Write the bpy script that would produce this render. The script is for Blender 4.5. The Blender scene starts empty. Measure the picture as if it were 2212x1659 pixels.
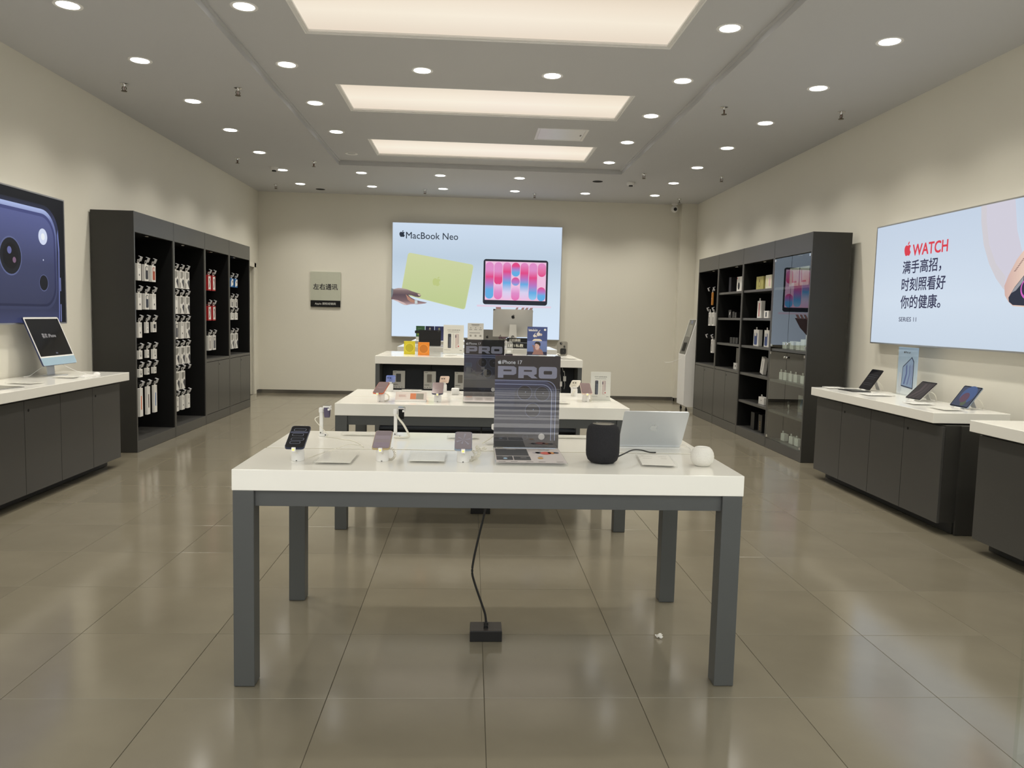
import bpy, bmesh, math, random
from mathutils import Vector, Matrix
random.seed(7)
scene = bpy.context.scene
COL = scene.collection
PI = math.pi

# ------------------------------------------------------------------ camera
F_PX = 1678.79
PITCH, YAW, ROLL, EYE = -0.0866, -0.0537, 0.0244, 1.4754
cam_d = bpy.data.cameras.new('camera')
cam_d.sensor_fit = 'HORIZONTAL'; cam_d.sensor_width = 36.0
cam_d.lens = F_PX * 36.0 / 2212.0
cam_d.clip_start = 0.05; cam_d.clip_end = 100
cam = bpy.data.objects.new('camera', cam_d); COL.objects.link(cam)
_f = Vector((-math.sin(YAW) * math.cos(PITCH), math.cos(YAW) * math.cos(PITCH), math.sin(PITCH)))
_r = Vector((math.cos(YAW), math.sin(YAW), 0)); _u = _r.cross(_f)
_R = _r * math.cos(ROLL) + _u * math.sin(ROLL); _U = -_r * math.sin(ROLL) + _u * math.cos(ROLL)
cam.matrix_world = Matrix(((_R.x, _U.x, -_f.x, 0), (_R.y, _U.y, -_f.y, 0), (_R.z, _U.z, -_f.z, EYE), (0, 0, 0, 1)))
scene.camera = cam

# ------------------------------------------------------------------ world, exposure
world = bpy.data.worlds.new('world'); scene.world = world; world.use_nodes = True
bg = world.node_tree.nodes['Background']
bg.inputs[0].default_value = (1.0, 0.985, 0.93, 1); bg.inputs[1].default_value = 1.85
scene.view_settings.view_transform = 'Standard'; scene.view_settings.look = 'None'
scene.view_settings.exposure = 0.0; scene.view_settings.gamma = 1.0
scene.view_settings.use_curve_mapping = False
scene.cycles.use_denoising = True
scene.cycles.max_bounces = 10; scene.cycles.transparent_max_bounces = 16
SPOT_W = 66.0
SPOT_COL = (1.0, 0.955, 0.85)
PANEL_COL = (0.84, 0.735, 0.60)

# ------------------------------------------------------------------ helpers
def lin(c):
    c = c / 255.0
    return c / 12.92 if c <= 0.04045 else ((c + 0.055) / 1.055) ** 2.4
def S(r, g, b): return (lin(r), lin(g), lin(b))

MATS = {}
def mat(name, col=(0.5, 0.5, 0.5), rough=0.5, metal=0.0, spec=0.5, emit=0.0, noise=0.0, nscale=12.0, bump=0.0, bscale=200.0,
        coat=0.0, rnd=0.0, rough_noise=0.0):
    if name in MATS: return MATS[name]
    m = bpy.data.materials.new(name); m.use_nodes = True
    nt = m.node_tree; b = nt.nodes['Principled BSDF']
    b.inputs['Base Color'].default_value = (*col, 1); b.inputs['Roughness'].default_value = rough
    b.inputs['Metallic'].default_value = metal; b.inputs['Specular IOR Level'].default_value = spec
    b.inputs['Coat Weight'].default_value = coat; b.inputs['Coat Roughness'].default_value = 0.05
    if emit > 0:
        b.inputs['Emission Color'].default_value = (*col, 1); b.inputs['Emission Strength'].default_value = emit
        b.inputs['Base Color'].default_value = (0.008, 0.008, 0.008, 1); b.inputs['Specular IOR Level'].default_value = min(spec, 0.25) if rough > 0.2 else spec
    if noise > 0 or bump > 0 or rough_noise > 0:
        tc = nt.nodes.new('ShaderNodeTexCoord')
    if noise > 0 or rnd > 0:
        hs = nt.nodes.new('ShaderNodeHueSaturation'); hs.inputs['Color'].default_value = (*col, 1)
        val = None
        if noise > 0:
            n = nt.nodes.new('ShaderNodeTexNoise'); n.inputs['Scale'].default_value = nscale; n.inputs['Detail'].default_value = 5
            nt.links.new(tc.outputs['Object'], n.inputs['Vector'])
            mr = nt.nodes.new('ShaderNodeMapRange'); mr.inputs['From Min'].default_value = 0.25; mr.inputs['From Max'].default_value = 0.75
            mr.inputs['To Min'].default_value = 1 - noise; mr.inputs['To Max'].default_value = 1 + noise
            nt.links.new(n.outputs['Fac'], mr.inputs['Value']); val = mr.outputs['Result']
        if rnd > 0:
            oi = nt.nodes.new('ShaderNodeObjectInfo'); mr2 = nt.nodes.new('ShaderNodeMapRange')
            mr2.inputs['To Min'].default_value = 1 - rnd; mr2.inputs['To Max'].default_value = 1 + rnd
            nt.links.new(oi.outputs['Random'], mr2.inputs['Value'])
            if val is not None:
                mu = nt.nodes.new('ShaderNodeMath'); mu.operation = 'MULTIPLY'
                nt.links.new(val, mu.inputs[0]); nt.links.new(mr2.outputs['Result'], mu.inputs[1]); val = mu.outputs[0]
            else: val = mr2.outputs['Result']
        nt.links.new(val, hs.inputs['Value']); nt.links.new(hs.outputs['Color'], b.inputs['Base Color'])
    if rough_noise > 0:
        n3 = nt.nodes.new('ShaderNodeTexNoise'); n3.inputs['Scale'].default_value = nscale * 0.6; n3.inputs['Detail'].default_value = 6
        nt.links.new(tc.outputs['Object'], n3.inputs['Vector'])
        mr3 = nt.nodes.new('ShaderNodeMapRange'); mr3.inputs['To Min'].default_value = rough - rough_noise; mr3.inputs['To Max'].default_value = rough + rough_noise
        nt.links.new(n3.outputs['Fac'], mr3.inputs['Value']); nt.links.new(mr3.outputs['Result'], b.inputs['Roughness'])
    if bump > 0:
        n2 = nt.nodes.new('ShaderNodeTexNoise'); n2.inputs['Scale'].default_value = bscale; n2.inputs['Detail'].default_value = 3
        nt.links.new(tc.outputs['Object'], n2.inputs['Vector'])
        bp = nt.nodes.new('ShaderNodeBump'); bp.inputs['Strength'].default_value = bump; bp.inputs['Distance'].default_value = 0.002
        nt.links.new(n2.outputs['Fac'], bp.inputs['Height']); nt.links.new(bp.outputs['Normal'], b.inputs['Normal'])
    MATS[name] = m
    return m

def ramp_mat(name, stops, axis='Z', emit=1.0, rough=0.4):
    """print with a colour gradient along the piece's own bounding box"""
    if name in MATS: return MATS[name]
    m = bpy.data.materials.new(name); m.use_nodes = True
    nt = m.node_tree; b = nt.nodes['Principled BSDF']; b.inputs['Roughness'].default_value = rough
    tc = nt.nodes.new('ShaderNodeTexCoord'); sp = nt.nodes.new('ShaderNodeSeparateXYZ'); cr = nt.nodes.new('ShaderNodeValToRGB')
    nt.links.new(tc.outputs['Generated'], sp.inputs[0]); nt.links.new(sp.outputs[axis], cr.inputs[0])
    e = cr.color_ramp.elements
    while len(e) < len(stops): e.new(0.5)
    for k, (p, c) in enumerate(stops):
        e[k].position = p; e[k].color = (*c, 1)
    if emit > 0:
        nt.links.new(cr.outputs[0], b.inputs['Emission Color']); b.inputs['Emission Strength'].default_value = emit; b.inputs['Specular IOR Level'].default_value = 0.25
        b.inputs['Base Color'].default_value = (0.008, 0.008, 0.008, 1)
    else: nt.links.new(cr.outputs[0], b.inputs['Base Color'])
    MATS[name] = m
    return m

def glass_mat(name, tint=(1, 1, 1), ior=1.5, rough=0.0, haze=0.0, hazecol=(0.9, 0.9, 0.9), mult=1.75):
    """thin clear sheet: transparent body with a Fresnel mirror on top"""
    if name in MATS: return MATS[name]
    m = bpy.data.materials.new(name); m.use_nodes = True
    nt = m.node_tree; nt.nodes.remove(nt.nodes['Principled BSDF']); out = nt.nodes['Material Output']
    tr = nt.nodes.new('ShaderNodeBsdfTransparent'); tr.inputs[0].default_value = (*tint, 1)
    gl = nt.nodes.new('ShaderNodeBsdfGlossy'); gl.inputs['Roughness'].default_value = rough
    fr = nt.nodes.new('ShaderNodeFresnel'); fr.inputs[0].default_value = ior
    mx = nt.nodes.new('ShaderNodeMixShader')
    body = tr
    if haze > 0:
        df = nt.nodes.new('ShaderNodeBsdfDiffuse'); df.inputs[0].default_value = (*hazecol, 1)
        hx = nt.nodes.new('ShaderNodeMixShader'); hx.inputs[0].default_value = haze
        nt.links.new(tr.outputs[0], hx.inputs[1]); nt.links.new(df.outputs[0], hx.inputs[2]); body = hx
    ge = nt.nodes.new('ShaderNodeNewGeometry'); iv = nt.nodes.new('ShaderNodeMath'); iv.operation = 'SUBTRACT'; iv.inputs[0].default_value = 1.0
    nt.links.new(ge.outputs['Backfacing'], iv.inputs[1])
    m1 = nt.nodes.new('ShaderNodeMath'); m1.operation = 'MULTIPLY'; nt.links.new(fr.outputs[0], m1.inputs[0]); nt.links.new(iv.outputs[0], m1.inputs[1])
    m2 = nt.nodes.new('ShaderNodeMath'); m2.operation = 'MULTIPLY'; m2.inputs[1].default_value = mult; m2.use_clamp = True; nt.links.new(m1.outputs[0], m2.inputs[0])
    nt.links.new(m2.outputs[0], mx.inputs[0]); nt.links.new(body.outputs[0], mx.inputs[1]); nt.links.new(gl.outputs[0], mx.inputs[2])
    nt.links.new(mx.outputs[0], out.inputs[0])
    MATS[name] = m
    return m

def new(): return bmesh.new()
def box(bm, x0, x1, y0, y1, z0, z1, bev=0.0, seg=2):
    g = bmesh.ops.create_cube(bm, size=1.0, matrix=Matrix.Translation(((x0 + x1) / 2, (y0 + y1) / 2, (z0 + z1) / 2)) @ Matrix.Diagonal((x1 - x0, y1 - y0, z1 - z0, 1)))
    if bev > 0:
        es = list({e for v in g['verts'] for e in v.link_edges})
        bmesh.ops.bevel(bm, geom=es, offset=bev, segments=seg, affect='EDGES', profile=0.5)
    return bm
def prism(bm, pts, y0, y1):
    """polygon in XZ (counter-clockwise seen from -Y) extruded from y0 (front) to y1 (back)"""
    a = [bm.verts.new((x, y0, z)) for x, z in pts]; b = [bm.verts.new((x, y1, z)) for x, z in pts]
    bm.faces.new(a); bm.faces.new(b[::-1]); n = len(pts)
    for i in range(n): bm.faces.new((a[(i + 1) % n], a[i], b[i], b[(i + 1) % n]))
    return bm
def flat(bm, pts, y=0.0):
    bm.faces.new([bm.verts.new((x, y, z)) for x, z in pts]); return bm
def rr(w, h, r, cx=0, cz=0, seg=5):
    p = []
    for sx, sz, a0 in ((1, -1, -PI / 2), (1, 1, 0), (-1, 1, PI / 2), (-1, -1, PI)):
        for k in range(seg + 1):
            a = a0 + PI / 2 * k / seg
            p.append((cx + sx * (w / 2 - r) + r * math.cos(a), cz + sz * (h / 2 - r) + r * math.sin(a)))
    return p
def circ(r, cx=0, cz=0, n=28, rz=None):
    return [(cx + r * math.cos(2 * PI * k / n), cz + (rz or r) * math.sin(2 * PI * k / n)) for k in range(n)]
def band(bm, outer, inner, y=0.0):
    a = [bm.verts.new((x, y, z)) for x, z in outer]; b = [bm.verts.new((x, y, z)) for x, z in inner]; n = len(a)
    for i in range(n): bm.faces.new((a[i], a[(i + 1) % n], b[(i + 1) % n], b[i]))
    return bm
def rect(x0, x1, z0, z1): return [(x0, z0), (x1, z0), (x1, z1), (x0, z1)]
def lathe(bm, prof, n=28, c=(0, 0, 0)):
    rings = []
    for r, z in prof:
        if r < 1e-6: rings.append([bm.verts.new((c[0], c[1], c[2] + z))])
        else: rings.append([bm.verts.new((c[0] + r * math.cos(2 * PI * k / n), c[1] + r * math.sin(2 * PI * k / n), c[2] + z)) for k in range(n)])
    for A, B in zip(rings, rings[1:]):
        for k in range(n):
            a0, a1 = A[k % len(A)], A[(k + 1) % len(A)]; b0, b1 = B[k % len(B)], B[(k + 1) % len(B)]
            f = [v for i, v in enumerate((a0, a1, b1, b0))]
            u = []
            for v in f:
                if v not in u: u.append(v)
            if len(u) >= 3: bm.faces.new(u)
    return bm
def tube(bm, pts, r, n=8):
    pts = [Vector(p) for p in pts]; rings = []; up = Vector((0, 0, 1))
    for i, p in enumerate(pts):
        t = (pts[min(i + 1, len(pts) - 1)] - pts[max(i - 1, 0)]).normalized()
        s = t.cross(up)
        if s.length < 0.05: s = t.cross(Vector((0, 1, 0)))
        s.normalize(); w = s.cross(t)
        rings.append([bm.verts.new(p + (s * math.cos(2 * PI * k / n) + w * math.sin(2 * PI * k / n)) * r) for k in range(n)])
    for A, B in zip(rings, rings[1:]):
        for k in range(n): bm.faces.new((A[k], A[(k + 1) % n], B[(k + 1) % n], B[k]))
    bm.faces.new(rings[0][::-1]); bm.faces.new(rings[-1])
    return bm
def spline(ctrl, k=8):
    ctrl = [Vector(c) for c in ctrl]; P = [ctrl[0]] + ctrl + [ctrl[-1]]; out = []
    for i in range(1, len(P) - 2):
        a, b, c, d = P[i - 1], P[i], P[i + 1], P[i + 2]
        for j in range(k):
            t = j / k
            out.append(0.5 * ((2 * b) + (c - a) * t + (2 * a - 5 * b + 4 * c - d) * t * t + (3 * b - a - 3 * c + d) * t ** 3))
    out.append(ctrl[-1]); return out
def coil(ctrl, R, turns, per=9):
    base = spline(ctrl, 12); n = turns * per; out = []
    for i in range(n + 1):
        f = i / n * (len(base) - 1); j = min(int(f), len(base) - 2); p = base[j].lerp(base[j + 1], f - j)
        t = (base[j + 1] - base[j]).normalized(); s = t.cross(Vector((0.13, 0.2, 1))).normalized(); w = s.cross(t); a = 2 * PI * i / per
        out.append(p + (s * math.cos(a) + w * math.sin(a)) * R)
    return out

def mesh_obj(name, me, m=None, parent=None, loc=None, rot=None):
    if m is not None and not me.materials: me.materials.append(m)
    o = bpy.data.objects.new(name, me); COL.objects.link(o)
    if parent is not None: o.parent = parent
    if loc: o.location = loc
    if rot: o.rotation_euler = rot
    return o
def part(name, bm, m, parent=None, smooth=False, loc=None, rot=None, fixn=True):
    if fixn: bmesh.ops.recalc_face_normals(bm, faces=bm.faces)
    me = bpy.data.meshes.new(name); bm.to_mesh(me); bm.free()
    if smooth:
        for p in me.polygons: p.use_smooth = True
        try: me.set_sharp_from_angle(angle=math.radians(38))
        except Exception: pass
    return mesh_obj(name, me, m, parent, loc, rot)
def pr(name, pts, m, parent, y):            # a flat printed shape facing -Y
    bm = new(); flat(bm, pts, y); return part(name, bm, m, parent, fixn=False)
def tag(o, label, cat, group=None):
    o['label'] = label; o['category'] = cat
    if group: o['group'] = group
    return o
def thing(name, label, cat, loc=(0, 0, 0), rot=(0, 0, 0), group=None):
    o = bpy.data.objects.new(name, None); COL.objects.link(o); o.empty_display_size = 0.1
    o.location = loc; o.rotation_euler = rot
    return tag(o, label, cat, group)
def struct(name, bm, m, parent=None, smooth=False):
    o = part(name, bm, m, parent, smooth)
    if parent is None: o['kind'] = 'structure'
    return o
def copy_tree(o, parent=None):
    c = o.copy(); COL.objects.link(c); c.parent = parent
    for ch in list(o.children): copy_tree(ch, c)
    return c
def text(name, body, h, m, parent, x, z, y, width=None, align='CENTER', bold=0.0, rot=None, spacing=1.0):
    """flat lettering in the XZ plane facing -Y; h = cap height-ish, width = fit to this width"""
    c = bpy.data.curves.new('lettering', 'FONT'); c.body = body; c.size = 1.0; c.align_x = 'LEFT'; c.resolution_u = 3
    c.space_character = spacing
    o = bpy.data.objects.new('lettering', c); COL.objects.link(o); bpy.context.view_layer.update()
    me = bpy.data.meshes.new_from_object(o.evaluated_get(bpy.context.evaluated_depsgraph_get()))
    bpy.data.objects.remove(o); bpy.data.curves.remove(c); me.name = name
    xs = [v.co.x for v in me.vertices]; ys = [v.co.y for v in me.vertices]
    x0, x1, y0, y1 = min(xs), max(xs), min(ys), max(ys)
    sz = h / (y1 - y0); sx = (width / (x1 - x0)) if width else sz
    ox = {'CENTER': (x0 + x1) / 2, 'LEFT': x0, 'RIGHT': x1}[align]
    for v in me.vertices: v.co = Vector(((v.co.x - ox) * sx + x, y, (v.co.y - y0) * sz + z))
    if bold > 0:
        bm = bmesh.new(); bm.from_mesh(me); d = bold * sz
        src = list(bm.verts) + list(bm.edges) + list(bm.faces)
        for k, (ax, az) in enumerate(((d, d), (d, -d), (-d, d), (-d, -d))):
            r = bmesh.ops.duplicate(bm, geom=src); vs = [v for v in r['geom'] if isinstance(v, bmesh.types.BMVert)]
            bmesh.ops.translate(bm, vec=(ax, 0.00004 * (k + 1), az), verts=vs)
        bm.to_mesh(me); bm.free()
    return mesh_obj(name, me, m, parent, None, rot)
def curve_mesh(splines):
    """filled flat outline(s), holes cut out, as XZ points"""
    c = bpy.data.curves.new('outline', 'CURVE'); c.dimensions = '2D'; c.fill_mode = 'BOTH'
    for s in splines:
        sp = c.splines.new('POLY'); sp.points.add(len(s) - 1); sp.use_cyclic_u = True
        for p, (x, z) in zip(sp.points, s): p.co = (x, z, 0, 1)
    o = bpy.data.objects.new('outline', c); COL.objects.link(o); bpy.context.view_layer.update()
    me = bpy.data.meshes.new_from_object(o.evaluated_get(bpy.context.evaluated_depsgraph_get()))
    bpy.data.objects.remove(o); bpy.data.curves.remove(c)
    return me
def _svg(d):
    import re
    tok = re.findall(r'[a-zA-Z]|-?\d*\.?\d+', d); i = 0; subs = []; cur = None; x = y = 0.0
    while i < len(tok):
        if tok[i].isalpha(): cmd = tok[i]; i += 1
        if cmd in 'zZ': continue
        if cmd == 'M':
            x, y = float(tok[i]), float(tok[i + 1]); i += 2; cur = [(x, y)]; subs.append(cur)
        elif cmd == 'c':
            v = [float(t) for t in tok[i:i + 6]]; i += 6
            p0 = (x, y); p1 = (x + v[0], y + v[1]); p2 = (x + v[2], y + v[3]); p3 = (x + v[4], y + v[5])
            for k in range(1, 6):
                t = k / 5; a = (1 - t) ** 3; b = 3 * t * (1 - t) ** 2; c = 3 * t * t * (1 - t); e = t ** 3
                cur.append((a * p0[0] + b * p1[0] + c * p2[0] + e * p3[0], a * p0[1] + b * p1[1] + c * p2[1] + e * p3[1]))
            x, y = p3
    return subs
LOGO = _svg('M12.152 6.896c-.948 0-2.415-1.078-3.96-1.04-2.04 .027-3.91 1.183-4.961 3.014-2.117 3.675-.546 9.103 1.519 12.09 1.013 1.454 2.208 3.09 3.792 3.039 1.52-.065 2.09-.987 3.935-.987 1.831 0 2.35 .987 3.96 .948 1.637-.026 2.676-1.48 3.676-2.948 1.156-1.688 1.636-3.325 1.662-3.415-.039-.013-3.182-1.221-3.22-4.857-.026-3.04 2.48-4.494 2.597-4.559-1.429-2.09-3.623-2.324-4.39-2.376-2-.156-3.675 1.09-4.61 1.09 M15.53 3.83c.843-1.012 1.4-2.427 1.245-3.83-1.207 .052-2.662 .805-3.532 1.818-.78 .896-1.454 2.338-1.273 3.714 1.338 .104 2.715-.688 3.559-1.701')
def logo(parent, m, x, z, h, y, name='fruit_logo', rot=0.0, sx=1.0):
    """bitten-fruit emblem, centred at x,z with total height h"""
    bm = new(); s = h / 24.0; ca, sa = math.cos(rot), math.sin(rot)
    for sub in LOGO:
        pts = []
        for px, py in sub:
            a, b = (px - 12) * s * sx, (12 - py) * s
            q = (x + a * ca - b * sa, z + a * sa + b * ca)
            if not pts or (abs(q[0] - pts[-1][0]) + abs(q[1] - pts[-1][1])) > 1e-6: pts.append(q)
        if (abs(pts[0][0] - pts[-1][0]) + abs(pts[0][1] - pts[-1][1])) < s * 0.05: pts.pop()
        ar = sum(pts[i][0] * pts[(i + 1) % len(pts)][1] - pts[(i + 1) % len(pts)][0] * pts[i][1] for i in range(len(pts)))
        flat(bm, pts if ar > 0 else pts[::-1], y)
    return part(name, bm, m, parent, fixn=False)

# ------------------------------------------------------------------ materials
M_WALL = mat('wall_paint', (0.79, 0.762, 0.675), 0.85, spec=0.2, noise=0.012, nscale=1.5, bump=0.05, bscale=300)
M_CEIL = mat('ceiling_paint', (0.57, 0.57, 0.575), 0.9, spec=0.15, noise=0.01, nscale=1.0)
M_TILE = mat('floor_tile', S(126, 119, 103), 0.14, spec=1.0, noise=0.10, nscale=2.2, rnd=0.045, rough_noise=0.04)
M_GROUT = mat('tile_grout', S(92, 87, 74), 0.8, noise=0.06)
M_SLAB = mat('white_solid_surface', (0.90, 0.88, 0.82), 0.12, spec=0.5, noise=0.01, nscale=4)
M_LEG = mat('grey_metal_leg', S(78, 80, 80), 0.42, spec=0.5, noise=0.03, nscale=6)
M_CAB = mat('grey_laminate', S(70, 69, 67), 0.32, spec=0.55, noise=0.03, nscale=8)
M_CABDK = mat('dark_laminate_shaded_sides', S(53, 52, 49), 0.45, spec=0.4, noise=0.03, nscale=8)  # darker laminate; on the shelving bay sides its tone stands for shade
M_BLACKIN = mat('black_laminate', S(15, 15, 15), 0.5, spec=0.3, noise=0.05, nscale=8)
M_NAVY = mat('navy_laminate', S(38, 42, 48), 0.5, spec=0.3, noise=0.03)
M_BLK = mat('black_plastic', S(24, 24, 25), 0.35, spec=0.4, noise=0.04)
M_BLKMAT = mat('black_matt', S(18, 18, 19), 0.7, spec=0.2, noise=0.04)
M_WHT = mat('white_plastic', (0.84, 0.83, 0.81), 0.35, spec=0.4, noise=0.01)
M_IVORY = mat('ivory_cord', (0.78, 0.75, 0.66), 0.4, spec=0.4, noise=0.01)
M_ALU = mat('aluminium', (0.62, 0.62, 0.62), 0.32, metal=0.9, noise=0.02)
M_ALUBL = mat('blue_silver_aluminium', (0.62, 0.645, 0.68), 0.38, metal=0.6, noise=0.01)
M_CHROME = mat('chrome', (0.8, 0.8, 0.8), 0.12, metal=1.0, noise=0.01)
M_SCREEN = mat('dark_screen_glass', S(14, 15, 22), 0.06, spec=0.6, noise=0.02)
M_LED = mat('led_yellow', (1.0, 0.75, 0.12), emit=1.6)
M_PAPER = mat('white_card', (0.82, 0.80, 0.76), 0.6, spec=0.3, noise=0.01)
M_GLASS = glass_mat('clear_glass', (0.93, 0.97, 0.95), 1.52)
M_ACRYL = glass_mat('clear_acrylic', (0.97, 0.98, 0.97), 1.5, haze=0.16, hazecol=(0.95, 0.94, 0.92))
M_SHEET = glass_mat('clear_poster_sheet', (0.98, 0.985, 0.98), 1.49, mult=1.0)
M_PLATE = glass_mat('clear_price_plate', (0.985, 0.985, 0.98), 1.42, rough=0.06, haze=0.12, hazecol=(0.97, 0.96, 0.93), mult=0.28)
M_INK = mat('dark_ink', S(40, 40, 44), 0.6, noise=0.02)
M_GREYINK = mat('grey_ink', S(120, 118, 115), 0.6, noise=0.02)
M_STEEL = mat('stainless_skirting', (0.22, 0.21, 0.19), 0.18, metal=0.7, noise=0.05)

# ------------------------------------------------------------------ room shell
XL, XR, YB, ZC = -3.807, 4.02, 14.147, 3.566
YF = 1.60                     # shop front line
TRX0, TRX1, TRY0, TRY1, ZT = -1.93, 2.13, 2.20, 11.41, 3.63
T = 0.604; GX, GY = 0.0772, 2.8947

bm = new(); box(bm, XL - 0.2, XR + 0.2, YF - 0.15, YB + 0.2, -0.2, -0.003)
FLOOR = struct('floor', bm, M_GROUT)
tb = new(); g = 0.0011
box(tb, g, T - g, g, T - g, -0.02, 0.0, bev=0.0009, seg=1)
bmesh.ops.recalc_face_normals(tb, faces=tb.faces)
tile_me = bpy.data.meshes.new('tile'); tb.to_mesh(tile_me); tb.free(); tile_me.materials.append(M_TILE)
cut = {}
def tile_mesh(w, d):
    k = (round(w, 3), round(d, 3))
    if k == (round(T, 3), round(T, 3)): return tile_me
    if k not in cut:
        b2 = new(); box(b2, g, w - g, g, d - g, -0.02, 0.0, bev=0.0009, seg=1); bmesh.ops.recalc_face_normals(b2, faces=b2.faces)
        me = bpy.data.meshes.new('tile'); b2.to_mesh(me); b2.free(); me.materials.append(M_TILE); cut[k] = me
    return cut[k]
i0 = math.floor((XL - GX) / T); i1 = math.ceil((XR - GX) / T); j0 = -2; j1 = math.ceil((YB - GY) / T)
for j in range(j0, j1):
    for i in range(i0, i1):
        x0 = max(GX + i * T, XL + 0.001); x1 = min(GX + (i + 1) * T, XR - 0.001); y0 = GY + j * T; y1 = min(GY + (j + 1) * T, YB - 0.001)
        if x1 - x0 < 0.02 or y1 - y0 < 0.02: continue
        o = bpy.data.objects.new('tile', tile_mesh(x1 - x0, y1 - y0)); COL.objects.link(o); o.parent = FLOOR
        o.location = (x0, y0, random.uniform(-0.0003, 0.0003))
# walls
bm = new(); box(bm, XL - 0.2, XL, YF, 12.35, 0, 4.1); box(bm, XL - 0.2, XL, 13.85, YB + 0.2, 0, 4.1); box(bm, XL - 0.2, XL, 12.35, 13.85, 2.22, 4.1)
box(bm, XL - 0.35, XL - 0.2, 12.0, 14.2, 0, 4.1)
struct('wall_left', bm, M_WALL)
bm = new(); box(bm, XR, XR + 0.2, YF, YB + 0.2, 0, 4.1); struct('wall_right', bm, M_WALL)
bm = new(); box(bm, XL, XR, YB, YB + 0.2, 0, 4.1); struct('wall_back', bm, M_WALL)
bm = new(); box(bm, 3.73, XR, 13.99, YB, 0, ZC); struct('wall_pillar', bm, M_WALL)
bm = new(); box(bm, XL, XR, YF - 0.15, YF, 3.0, 4.1); struct('wall_front', bm, M_WALL)
bm = new(); box(bm, XL, 3.73, YB - 0.014, YB, 0, 0.063); struct('baseboard_back', bm, M_STEEL)
bm = new(); box(bm, 3.716, 3.73, 13.976, YB - 0.014, 0, 0.063); box(bm, 3.716, XR, 13.976, 13.99, 0, 0.063); struct('baseboard_pillar', bm, M_STEEL)
bm = new(); box(bm, XR - 0.012, XR, 12.1, 13.976, 0, 0.063); struct('baseboard_right', bm, M_STEEL)
bm = new(); box(bm, XL, XL + 0.012, 13.93, YB - 0.014, 0, 0.063); struct('baseboard_left', bm, M_STEEL)
# door in the left wall near the back corner
bm = new(); box(bm, XL - 0.05, XL + 0.02, 13.85, 13.96, 0, 2.30, 0.004); box(bm, XL - 0.05, XL + 0.02, 12.24, 12.35, 0, 2.30, 0.004); box(bm, XL - 0.05, XL + 0.02, 12.24, 13.96, 2.22, 2.30, 0.004)
d = struct('door_1', bm, M_WALL)
bm = new(); box(bm, XL - 0.16, XL - 0.12, 12.36, 13.84, 0.005, 2.21, 0.003); part('door_leaf', bm, M_WALL, d)
bm = new(); tube(bm, [(XL - 0.118, 12.47, 1.02), (XL - 0.07, 12.47, 1.02), (XL - 0.07, 12.60, 1.02)], 0.009); part('door_handle', bm, M_CHROME, d)
# ceiling: lower border with a raised tray in the middle
bm = new()
box(bm, XL, TRX0, YF, YB, ZC, 4.05); box(bm, TRX1, XR, YF, YB, ZC, 4.05)
box(bm, TRX0, TRX1, YF, TRY0, ZC, 4.05); box(bm, TRX0, TRX1, TRY1, YB, ZC, 4.05)
CEIL = struct('ceiling', bm, M_CEIL)
PX0, PX1 = -1.338, 1.541
PANELS = [(3.05, 4.03), (5.36, 6.345), (7.665, 8.65), (9.97, 10.975)]
bm = new(); ys = [TRY0]
for a, b_ in PANELS: ys += [a, b_]
ys.append(TRY1)
box(bm, TRX0, PX0, TRY0, TRY1, ZT, 3.80); box(bm, PX1, TRX1, TRY0, TRY1, ZT, 3.80)
for k in range(0, len(ys), 2): box(bm, PX0, PX1, ys[k], ys[k + 1], ZT, 3.80)
struct('ceiling_tray', bm, M_CEIL)
bm = new(); e = 0.022
box(bm, TRX0, TRX0 + e, TRY0, TRY1, ZT - 0.014, ZT); box(bm, TRX1 - e, TRX1, TRY0, TRY1, ZT - 0.014, ZT)
box(bm, TRX0 + e, TRX1 - e, TRY0, TRY0 + e, ZT - 0.014, ZT); box(bm, TRX0 + e, TRX1 - e, TRY1 - e, TRY1, ZT - 0.014, ZT)
struct('trim_1', bm, M_CEIL)
# shop front: glass leaves either side of the open entrance, and the mall outside
bm = new(); box(bm, XL, XR, YF - 0.09, YF - 0.03, 2.92, 3.0, 0.004); struct('trim_2', bm, M_LEG)
for nm, x0, x1 in (('window_1', XL + 0.01, -1.55), ('window_2', 1.187, XR - 0.01)):
    bm = new(); box(bm, x0, x1, YF - 0.066, YF - 0.054, 0.012, 2.92); struct(nm, bm, glass_mat('shop_front_glass', (0.96, 0.985, 0.97), 1.45, mult=0.9))
bm = new(); box(bm, -14, 14, -14, YF - 0.15, -0.2, -0.03); FO = struct('floor_outside', bm, M_GROUT)
yy = YF - 0.15; k = 0; rs = random.Random(3)
while yy > -9.0:
    wd = rs.choice((0.12, 0.18, 0.26, 0.4)); bm = new(); box(bm, -13.9, 13.9, yy - wd + 0.004, yy, -0.03, -0.004)
    part('paving_strip', bm, (mat('mall_paving_pale', (0.82, 0.81, 0.82), 0.5, noise=0.05), mat('mall_paving_mid', (0.42, 0.41, 0.43), 0.5, noise=0.05), mat('mall_paving_dark', (0.24, 0.24, 0.26), 0.5, noise=0.05))[0 if k % 2 == 0 else rs.choice((1, 2))], FO)
    yy -= wd; k += 1

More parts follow.
